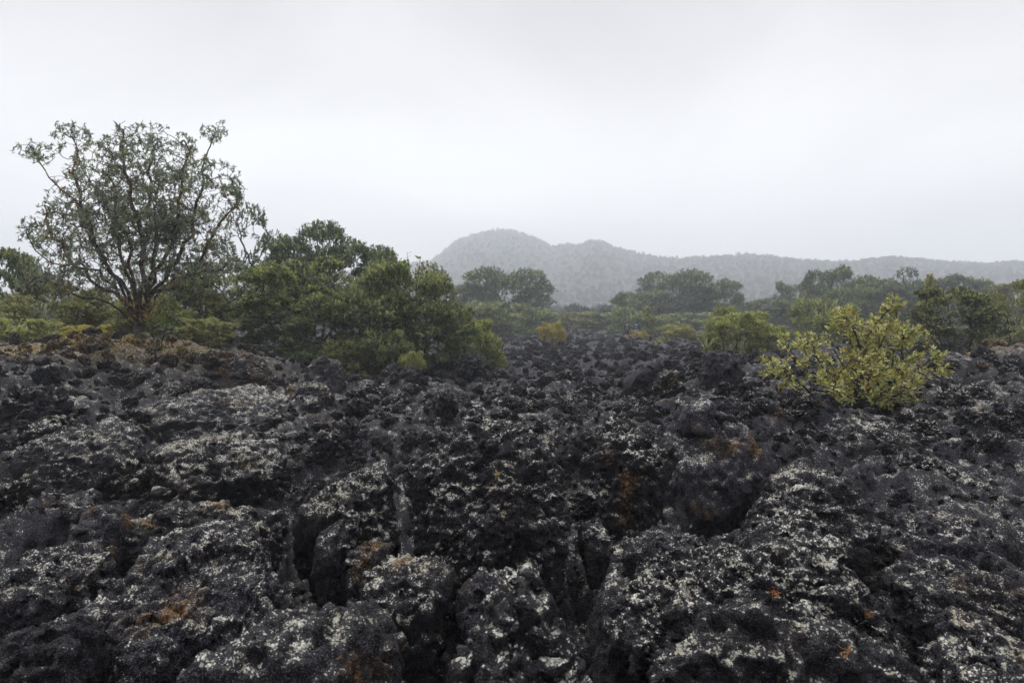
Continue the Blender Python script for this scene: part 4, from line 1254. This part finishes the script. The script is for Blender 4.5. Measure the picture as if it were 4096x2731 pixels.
# ---- forest over plain and hills: one mass, instances of a few crowns
def build_forest():
    rng = np.random.default_rng(41)
    protos = []
    for k in range(4):
        g = np.random.default_rng(300 + k)
        lob = dome(7, 4.6, 3.4 + .5 * k, 50 + k, .2, .5)
        P = lobes_points(lob, 520, g, .7)
        D = P - np.array([0, 0, .8]); D += g.normal(size=D.shape) * .8
        me = leafmesh('forest_crown', P, D, g.uniform(.35, .75, 520), g.uniform(.2, .42, 520), g.uniform(0, .8, 520), g, M_FOREST)
        protos.append(me)
    # one point for each crown
    pts, sc_ = [], []
    n = 0
    while n < 22000:
        px = rng.uniform(-420, 1350); u = rng.uniform()
        H, D = ridge(np.array([px]))
        y = 100 + (D[0] * 1.03 - 100) * u ** 0.8
        if px < 430 and y < 200 and rng.uniform() < .5:
            continue
        x = (px - 512) / 683 * y
        pts.append((x, y)); n += 1
        sc_.append(rng.uniform(.55, 1.35) * (0.9 if y < 300 else 0.8))
    # an even rank of crowns along the skyline
    for px in np.arange(300, 1250, 2.6):
        H, D = ridge(np.array([px + rng.uniform(-1, 1)]))
        y = D[0] * rng.uniform(.985, 1.0)
        pts.append(((px - 512) / 683 * y, y)); sc_.append(rng.uniform(.3, .65) * (2.0 if rng.uniform() < .03 else 1))
    P = np.array(pts)
    z = np.where(P[:, 1] > 330, np.maximum(hill_z(P[:, 0], P[:, 1]), base_z(P[:, 0], P[:, 1])), base_z(P[:, 0], P[:, 1])) - .8
    sv = np.array(sc_)
    o = scatter('forest', np.column_stack([P, z]), np.stack([sv, sv, sv], 1), np.column_stack([z * 0, z * 0, rng.uniform(0, 6.28, len(P))]), protos)
    o['label'] = 'misty forest covering the plain and the hills'; o['category'] = 'forest'
def forest_material():
    t = NT('forest_leaf')
    c = t.mix(t.attr('tint'), (0.037, 0.046, 0.031), (0.048, 0.059, 0.038))
    p = t.n('ShaderNodeBsdfPrincipled'); t.L(c, p.inputs['Base Color']); p.inputs['Roughness'].default_value = .7
    t.L(p.outputs[0], t.out.inputs[0])
    return t.m
M_FOREST = forest_material()
build_forest()

# ------------------------------------------------------------------ the broad-leaved shrub in front
def blade(nl=5, wid=0.44, fold=0.10, droop=0.12, tip=0.62):
    """an ovate leaf: two curved halves along a midrib, length 1"""
    V, F = [], []
    for i in range(nl + 1):
        t = i / nl
        w = wid * math.sin(PI * t ** tip) ** 0.85 if 0 < t < 1 else 0.0
        z = -droop * t * t
        V += [(t, -w / 2, z + fold * w), (t, 0, z), (t, w / 2, z + fold * w)]
    for i in range(nl):
        a = i * 3
        F += [(a, a + 1, a + 4, a + 3), (a + 1, a + 2, a + 5, a + 4)]
    return np.array(V, float), np.array(F)

def frames(D, rng, up_n=0.35):
    D = D / np.linalg.norm(D, axis=1)[:, None]
    up = np.array([0, 0, 1.0]) + rng.normal(size=D.shape) * up_n
    s_ = np.cross(up, D); s_ /= np.linalg.norm(s_, axis=1)[:, None]
    return D, s_, np.cross(D, s_)

def leaf_objects(parent, name, me, P, D, L, rng, color=None):
    X, Y, Z = frames(D, rng)
    for k in range(len(P)):
        o = bpy.data.objects.new(name, me); COL.objects.link(o); o.parent = parent
        m = Matrix([[X[k][0] * L[k], Y[k][0] * L[k], Z[k][0] * L[k], P[k][0]], [X[k][1] * L[k], Y[k][1] * L[k], Z[k][1] * L[k], P[k][1]],
                    [X[k][2] * L[k], Y[k][2] * L[k], Z[k][2] * L[k], P[k][2]], [0, 0, 0, 1]])
        o.matrix_local = m
        if color is not None:
            o.color = (*color, 1)

def build_shrub():
    rng = np.random.default_rng(52)
    D0 = 10.3
    base = at(856, 421, D0); base[2] = base_z(base[0], base[1]) + 0.0
    def lobe(a, b, r0, r1, dd=0, dep=.4, w=None):
        c = at((a + b) / 2, (r0 + r1) / 2, D0 + dd) - base
        rx = (b - a) / 2 / 683 * D0; rz = (r1 - r0) / 2 / 683 * D0
        return (*c, rx, dep, rz, w or rx * rz)
    lobes = [lobe(881, 904, 290, 316, .1, .15, .12), lobe(828, 860, 304, 332, 0, .25, .12), lobe(848, 905, 312, 355, .1, .6, .5), lobe(903, 930, 319, 348, 0, .3),
             lobe(779, 832, 329, 362, .1, .5), lobe(757, 800, 352, 380, -.1, .4), lobe(785, 850, 366, 408, -.3, .6), lobe(825, 905, 345, 402, -.1, .9, .8),
             lobe(896, 951, 344, 386, .1, .5), lobe(875, 926, 382, 412, -.2, .5)]
    A = lobes_points(lobes, 1500, rng, .2)
    z = lambda px, row, dd=0: at(px, row, D0 + dd) - base
    nodes, par = [], []
    for tgt in ((z(835, 385, -.1)), (z(862, 380)), (z(890, 388, -.1)), (z(880, 395, .2)), (z(815, 395, .1))):
        st = stem_path((rng.uniform(-.15, .15), rng.uniform(-.1, .1), 0), tgt, 5, rng, .02)
        for k, p in enumerate(st):
            par.append(-1 if k == 0 else len(nodes) - 1); nodes.append(p)
    pos, par = colonize(A, nodes, par, .07, .5, .08, rng, wig=.10)
    r, kids = radii(pos, par, .0042, 2.2, rmax=.03)
    V, F = tubes(pos, par, r, 6)
    e = empty('broad_leaved_shrub', base)
    me = mesh_np('shrub_stem', V, F, True); me.materials.append(M_STEM); obj('stem', me, None, e)
    tips = np.where((kids == 0) & (par >= 0))[0]
    near_tip = np.where((r < .0085) & (kids > 0) & (par >= 0))[0]
    P, D, L = [], [], []
    for t_ in np.concatenate([tips, near_tip]):
        ax = pos[t_] - pos[par[t_]]; ax /= np.linalg.norm(ax); ax = ax * .6 + np.array([0, 0, .55]); ax /= np.linalg.norm(ax)
        tip = kids[t_] == 0
        s1 = np.cross(ax, [0.3, 0.2, 1]); s1 /= np.linalg.norm(s1); s2 = np.cross(ax, s1)
        nlv = rng.integers(9, 14) if tip else rng.integers(2, 5)
        a0 = rng.uniform(0, 6.28)
        for q in range(nlv):
            th = a0 + q * 2.4
            fr = q / max(nlv - 1, 1)                      # 0: oldest, spreading; 1: youngest, upright
            out_ = (s1 * math.cos(th) + s2 * math.sin(th)) * (1.05 - .75 * fr if tip else 1.0)
            d = ax * (.25 + .8 * fr) + out_ + rng.normal(size=3) * .14
            P.append(pos[t_] + ax * (fr - 1) * .10); D.append(d); L.append(rng.uniform(.064, .098) * (1 - .25 * fr * (fr > .85)))
    P, D, L = np.array(P), np.array(D), np.array(L)
    depth = P[:, 1] + rng.uniform(0, .5, len(P)) - L * 3
    order = np.argsort(depth)
    Lv, Lf = blade(4)
    me = mesh_np('shrub_leaf', Lv, Lf, True); me.materials.append(M_LEAFBIG)
    f = order[:295]; rest = order[295:]
    leaf_objects(e, 'leaf', me, P[f], D[f], L[f], rng)
    X, Y, Z = frames(D[rest], rng)
    VV = P[rest][:, None] + (Lv[None, :, 0:1] * X[:, None] + Lv[None, :, 1:2] * Y[:, None] + Lv[None, :, 2:3] * Z[:, None]) * L[rest][:, None, None]
    FF = (Lf[None] + (np.arange(len(rest)) * len(Lv))[:, None, None]).reshape(-1, 4)
    tint = rng.uniform(size=len(rest))
    me2 = mesh_np('shrub_leaves', VV.reshape(-1, 3), FF, True, {'tint': np.repeat(tint, len(Lv))}); me2.materials.append(M_LEAFBIG2)
    obj('foliage', me2, None, e, color=(0.30, 0.30, 0.125), kind='stuff')
    tag(e, 'large broad-leaved shrub with yellow-green and a few orange leaves on the lava', 'shrub')
build_shrub()

# ------------------------------------------------------------------ small leafy plants with leaves one can count
M_ROUND = leaf_material('round_leaf', tipcol=(0.20, 0.22, 0.05), rough=.30, trans=.25, use_rand=False)
def tint_mesh(name, shape, tint, mat):
    V, F = shape
    me = mesh_np(name, V, F, True, {'tint': np.full(len(V), tint)}); me.materials.append(mat)
    return me
ROUND = blade(6, .86, .05, .16, .9)
OVAL = blade(5, .52, .10, .15, .75)

def leafy_plant(name, label, stems, n, L, shape, color, seed, tints=(.3, .9), cat='plant', r=.009):
    """stems: list of lists of points (place coordinates); leaves stand off the stems"""
    rng = np.random.default_rng(seed)
    base = np.array(stems[0][0]); e = empty(name, base)
    Ps, Ds = [], []
    for st in stems:
        pts = np.array(st) - base
        cur = [pts[0]]
        for a, b in zip(pts[:-1], pts[1:]):
            cur += stem_path(a, b, 5, rng, .012)[1:]
        cur = np.array(cur)
        par = np.arange(-1, len(cur) - 1)
        V, F = tubes(cur, par, np.linspace(r * 1.6, r * .6, len(cur)), 5)
        me = mesh_np(name + '_stem', V, F, True); me.materials.append(M_STEM); obj('stem', me, None, e)
        for k in range(n):
            q = rng.uniform(.30, 1.0) * (len(cur) - 1); i = int(q)
            p = cur[i] + (cur[min(i + 1, len(cur) - 1)] - cur[i]) * (q - i)
            d = rng.normal(size=3); d[1] -= .35; d[2] = abs(d[2]) * .6 - .05
            Ps.append(p + d / np.linalg.norm(d) * .03); Ds.append(d)
    Ps, Ds = np.array(Ps), np.array(Ds)
    meshes = [tint_mesh(name + '_leaf', shape, t_, M_ROUND) for t_ in np.linspace(tints[0], tints[1], 3)]
    which = rng.integers(0, 3, len(Ps))
    for w in range(3):
        q = which == w
        leaf_objects(e, 'leaf', meshes[w], Ps[q], Ds[q], L * rng.uniform(.7, 1.15, q.sum()), rng, color)
    return tag(e, label, cat)

def up(px, row, d):
    return at(px, row, d)
def foot(px, d):
    p = at(px, 330, d); return (p[0], p[1], gz(p[0], p[1]) - .05)
leafy_plant('round_leaved_plant', 'glossy round-leaved plant growing at the foot of the old tree',
            [[foot(155, 15.3), up(152, 333, 15.2), up(150, 322, 15.2)], [foot(160, 15.3), up(164, 332, 15.2), up(168, 318, 15.2)], [foot(163, 15.3), up(172, 330, 15.3), up(181, 314, 15.3), up(192, 319, 15.2)], [foot(166, 15.4), up(172, 322, 15.5), up(175, 302, 15.5)]],
            9, .24, ROUND, (0.085, 0.125, 0.045), 61)
leafy_plant('round_leaved_plant', 'bright yellow-green round-leaved plant below the dark bush at the edge',
            [[foot(1002, 18.6), up(1000, 356, 18.5), up(993, 342, 18.5)], [foot(1004, 18.6), up(1006, 360, 18.5), up(1008, 350, 18.5)], [foot(998, 18.6), up(990, 362, 18.5), up(984, 356, 18.5)]],
            9, .21, ROUND, (0.21, 0.215, 0.055), 62, (.4, 1.0))
leafy_plant('tall_shoot', 'pale leafy shoot sticking up above the thicket top',
            [[foot(410, 21.4), up(409, 290, 21.3), up(408, 264, 21.2), up(407, 252, 21.2)], [foot(414, 21.4), up(416, 290, 21.3), up(419, 268, 21.2), up(421, 257, 21.2)]],
            9, .17, OVAL, (0.20, 0.23, 0.10), 63, (.3, 1.0))

def grass_tuft(px, d, n, h, label, color, seed):
    rng = np.random.default_rng(seed)
    b = np.array(foot(px, d)); e = empty('grass_tuft', b)
    M = plain_material('grass_blade', color, .6, .3, 9.0)
    for k in range(n):
        a = rng.uniform(0, 2 * PI); hh = h * rng.uniform(.6, 1.1); out_ = h * rng.uniform(.25, .95); w = .018
        t = np.linspace(0, 1, 7)
        rad = out_ * t ** 1.6; zz = hh * (t * 1.35 - .55 * t ** 3.0)
        c = np.stack([np.cos(a) * rad, np.sin(a) * rad, zz], 1)
        s_ = np.array([-math.sin(a), math.cos(a), 0]) * w
        ww = (1 - t ** 2)[:, None] * .9 + .06
        V = np.concatenate([c - s_ * ww, c + s_ * ww + np.array([0, 0, .003])])
        F = np.array([[i, i + 1, i + 8, i + 7] for i in range(6)])
        obj('grass_blade', mesh_np('grass_blade', V, F, True), M, e)
    return tag(e, label, 'grass')
grass_tuft(707, 24.0, 26, .85, 'arching green-yellow grass tuft beside the dense grey-green shrub', (0.17, 0.18, 0.06), 71)
grass_tuft(757, 25.0, 14, .6, 'thin grass tuft rooted under the dense grey-green shrub', (0.14, 0.16, 0.06), 72)

# tufts of wiry orange lichen caught on the near rocks
bpy.context.view_layer.update()
_dg = bpy.context.evaluated_depsgraph_get()
def hit(px, row):
    o = Vector((0, 0, CAM_Z)); t = Vector(at(px, row, 10.0)) - o
    ok, loc, nor, *_ = S.ray_cast(_dg, o, t.normalized())
    return (np.array(loc), np.array(nor)) if ok else (at(px, row, 4.0), np.array([0, 0, 1.0]))
def wiry_tuft(px, row, size, color, label, seed):
    rng = np.random.default_rng(seed)
    p, n = hit(px, row); e = empty('lichen_tuft', p)
    pos, par = [np.zeros(3)], [-1]
    for k in range(22):
        cur = 0; d = n * .7 + rng.normal(size=3) * .8
        for q in range(6):
            d = d + rng.normal(size=3) * .85; d /= np.linalg.norm(d)
            pos.append(pos[cur] + d * size / 9); par.append(cur); cur = len(pos) - 1
    pos, par = np.array(pos), np.array(par)
    V, F = tubes(pos, par, np.full(len(pos), size * .014), 4)
    obj('strands', mesh_np('lichen_strands', V, F, True), plain_material('wiry_lichen', color, .8, .3, 40.0), e)
    return tag(e, label, 'lichen')
wiry_tuft(849, 652, .07, (0.36, 0.17, 0.045), 'orange wiry tuft hanging in the dark hollow of the big hump', 81)
wiry_tuft(776, 592, .07, (0.42, 0.18, 0.07), 'coral-orange wiry tuft among the cream lichen of the big hump', 82)
wiry_tuft(497, 474, .08, (0.45, 0.33, 0.13), 'straw-yellow wiry tuft on the face of the central block', 83)
wiry_tuft(868, 612, .06, (0.32, 0.17, 0.06), 'rusty wiry tuft on the sloping shoulder of the big hump', 84)

# ------------------------------------------------------------------ path and the two hikers
def build_path():
    t = np.linspace(0, 1, 24)
    cx = PATHX - .9 + 3.2 * t ** 1.5; cy = 63.5 + 9 * t
    w = .75
    V = []
    for x, y in zip(cx, cy):
        for k in (-1, -.4, .4, 1):
            V.append((x + k * w, y + .15 * k, float(base_z(x, y)) + .05 + .02 * (abs(k) < .5)))
    V = np.array(V)
    F = np.array([[i * 4 + j, i * 4 + j + 1, i * 4 + j + 5, i * 4 + j + 4] for i in range(23) for j in range(3)])
    return obj('path', mesh_np('path', V, F, True), plain_material('scoria_path', (0.085, 0.085, 0.092), .95, .3, 6.0), kind='structure')
build_path()

def skinned(name, joints, edges, rad, mat, parent=None, sub=2, root=0):
    me = bpy.data.meshes.new(name)
    me.from_pydata([tuple(j) for j in joints], edges, [])
    o = obj(name, me, mat, parent)
    md = o.modifiers.new('skin', 'SKIN'); md.use_smooth_shade = True
    for k, r_ in enumerate(rad):
        v = me.skin_vertices[0].data[k]
        v.radius = (r_, r_) if np.isscalar(r_) else r_
        v.use_root = (k == root)
    ss = o.modifiers.new('smooth', 'SUBSURF'); ss.levels = sub; ss.render_levels = sub
    return o

def hiker(loc, rz, cols, label, stride, sleeve=True, group='hikers walking away'):
    """a walking figure, local +Y is the way it walks"""
    J = {}
    def j(k, x, y, z, r): J[k] = ((x, y, z), r)
    j('pelvis', 0, 0, .95, (.15, .11)); j('waist', 0, .01, 1.10, (.14, .10)); j('chest', 0, .03, 1.34, (.17, .12)); j('neck', 0, .05, 1.50, .055); j('head', 0, .07, 1.62, (.075, .09)); j('crown', 0, .07, 1.72, .07)
    for s_, a in ((-1, 'l'), (1, 'r')):
        f = stride * s_
        j('sh' + a, s_ * .19, .03, 1.43, .06); j('el' + a, s_ * .25, -.03 - f * .10, 1.15, .045); j('wr' + a, s_ * .25, .07 - f * .16, .93, .030); j('pa' + a, s_ * .25, .08 - f * .17, .86, (.022, .036))
        for q, (fx, ln) in enumerate(((-.028, .055), (-.010, .075), (.010, .080), (.028, .065))):
            j('f%d%s' % (q, a), s_ * .25 + fx * .3, .085 - f * .17 + fx, .80 - ln * .3, .010); j('g%d%s' % (q, a), s_ * .245, .095 - f * .17 + fx, .80 - ln, .008)
        j('th' + a, s_ * .235, .12 - f * .17, .86, .011); j('tt' + a, s_ * .23, .135 - f * .17, .82, .009)
        j('hip' + a, s_ * .10, 0, .88, .095); j('kn' + a, s_ * .10, .04 + f * .14, .50, .062); j('an' + a, s_ * .10, f * .30 - .02, .10 + max(0, -f) * .10, .042); j('to' + a, s_ * .11, f * .30 + .13, .04 + max(0, -f) * .02, .035)
    ks = list(J); ix = {k: i for i, k in enumerate(ks)}
    E = [('pelvis', 'waist'), ('waist', 'chest'), ('chest', 'neck'), ('neck', 'head'), ('head', 'crown')]
    for a in 'lr':
        E += [('chest', 'sh' + a), ('sh' + a, 'el' + a), ('el' + a, 'wr' + a), ('wr' + a, 'pa' + a), ('pa' + a, 'th' + a), ('th' + a, 'tt' + a), ('pelvis', 'hip' + a), ('hip' + a, 'kn' + a), ('kn' + a, 'an' + a), ('an' + a, 'to' + a)]
        E += [x for q in range(4) for x in (('pa' + a, 'f%d%s' % (q, a)), ('f%d%s' % (q, a), 'g%d%s' % (q, a)))]
    o = skinned('person', [J[k][0] for k in ks], [(ix[a], ix[b]) for a, b in E], [J[k][1] for k in ks], cols['skin'])
    o.location = loc; o.rotation_euler = (0, 0, rz)
    tag(o, label, 'person', group)
    def cloth(name, keys, edges, grow_, mat, ends=None):
        jj = []; rr = []
        for k in keys:
            p, r_ = J[k]; p = (ends or {}).get(k, p)
            jj.append(p); rr.append(tuple(v + grow_ for v in r_) if not np.isscalar(r_) else r_ + grow_)
        skinned(name, jj, [(keys.index(a), keys.index(b)) for a, b in edges], rr, mat, o)
    cloth('jacket', ['pelvis', 'waist', 'chest', 'neck', 'shl', 'ell', 'wrl', 'shr', 'elr', 'wrr'], [('pelvis', 'waist'), ('waist', 'chest'), ('chest', 'neck'), ('chest', 'shl'), ('shl', 'ell'), ('ell', 'wrl'), ('chest', 'shr'), ('shr', 'elr'), ('elr', 'wrr')], .028, cols['jacket'])
    kn = {}
    for a in 'lr':
        h, k = np.array(J['hip' + a][0]), np.array(J['kn' + a][0]); kn['kn' + a] = tuple(h + (k - h) * .95)
    cloth('shorts', ['pelvis', 'hipl', 'knl', 'hipr', 'knr'], [('pelvis', 'hipl'), ('hipl', 'knl'), ('pelvis', 'hipr'), ('hipr', 'knr')], .04, cols['shorts'], kn)
    for a in 'lr':
        cloth('shoe', ['an' + a, 'to' + a], [('an' + a, 'to' + a)], .018, cols['shoe'])
        h, k = np.array(J['kn' + a][0]), np.array(J['an' + a][0])
    cloth('hood', ['neck', 'head', 'crown'], [('neck', 'head'), ('head', 'crown')], .022, cols['hood'])
    return o

def backpack(loc, rz, col, label, group='backpacks'):
    e = empty('backpack', loc, rz)
    def soft(name, c, half, mat, seed):
        V, F = ico(4)
        p = np.sign(V) * np.abs(V) ** .55; p = p / np.abs(p).max(0)
        W = p * np.array(half) + np.array(c); W[:, 0] *= 1 - .12 * np.clip((W[:, 2] - c[2]) / half[2], 0, 1)
        return obj(name, mesh_np(name, W, F, True), mat, e)
    main = plain_material('pack_fabric', col, .7, .25, 30.0); trim = plain_material('pack_trim', (.10, .12, .15), .7, .2, 30.0); grey = plain_material('pack_panel', (.26, .29, .36), .6, .2, 30.0)
    soft('bag', (0, -.27, 1.27), (.15, .11, .24), main, 1)
    soft('pocket', (0, -.385, 1.18), (.115, .035, .11), trim, 2)
    soft('lid', (0, -.30, 1.47), (.14, .10, .06), grey, 3)
    for s_ in (-1, 1):
        p = np.array([(s_ * .10, -.17, 1.10), (s_ * .13, -.02, 1.12), (s_ * .13, .14, 1.30), (s_ * .12, .12, 1.44), (s_ * .10, -.02, 1.52), (s_ * .09, -.17, 1.46)])
        V, F = tubes(p, np.arange(-1, 5), np.full(6, .018), 6); obj('strap', mesh_np('strap', V, F, True), trim, e)
        q = np.array([(s_ * .11, -.372, 1.10), (s_ * .115, -.375, 1.28), (s_ * .10, -.36, 1.44)])
        V, F = tubes(q, np.arange(-1, 2), np.full(3, .012), 6); obj('strap', mesh_np('strap', V, F, True), grey, e)
    return tag(e, label, 'backpack', group)

SKIN = plain_material('skin', (0.42, 0.23, 0.15), .55, .08, 30.0)
BLACK = plain_material('black_cloth', (0.010, 0.011, 0.015), .85, .25, 25.0)
def at_path(px, d):
    p = at(px, 340, d); return (p[0], p[1], float(base_z(p[0], p[1])) + .07)
l1 = at_path(627, 66.0); l2 = at_path(636.5, 67.5)
hiker(l1, -.15, {'skin': SKIN, 'jacket': BLACK, 'shorts': BLACK, 'shoe': plain_material('orange_shoe', (.42, .10, .05), .6), 'hood': BLACK}, 'hiker in a black hooded jacket and black shorts walking away along the path', .8)
backpack(l1, -.15, (.020, .028, .040), 'dark backpack with grey top panel worn by the hiker in black shorts')
hiker(l2, -.35, {'skin': SKIN, 'jacket': plain_material('dark_green_cloth', (.014, .019, .018), .85), 'shorts': plain_material('beige_cloth', (.34, .29, .21), .85), 'shoe': BLACK, 'hood': plain_material('dark_hair', (.03, .025, .02), .7)}, 'hiker in beige shorts half hidden behind the little yellow shrub', -.7)
backpack(l2, -.35, (.022, .06, .20), 'blue backpack worn by the hiker in beige shorts')


# ------------------------------------------------------------------ misty air
def build_haze():
    x, y0, y1, z0, z1 = 1330, -1330, 1330, -6.0, 140.0
    V = np.array([(a, b, c) for a in (-x, x) for b in (y0, y1) for c in (z0, z1)], float)
    F = np.array([[0, 1, 3, 2], [4, 6, 7, 5], [0, 4, 5, 1], [2, 3, 7, 6], [0, 2, 6, 4], [1, 5, 7, 3]])
    t = NT('mist')
    v = t.n('ShaderNodeVolumePrincipled')
    v.inputs['Color'].default_value = (0.905, 0.95, 1.0, 1)
    v.inputs['Density'].default_value = 0.0014
    v.inputs['Anisotropy'].default_value = 0.15
    t.L(v.outputs[0], t.out.inputs['Volume'])
    o = obj('haze', mesh_np('haze', V, F, False), t.m, kind='stuff')
    o['label'] = 'thin pale mist filling the air'; o['category'] = 'mist'
build_haze()
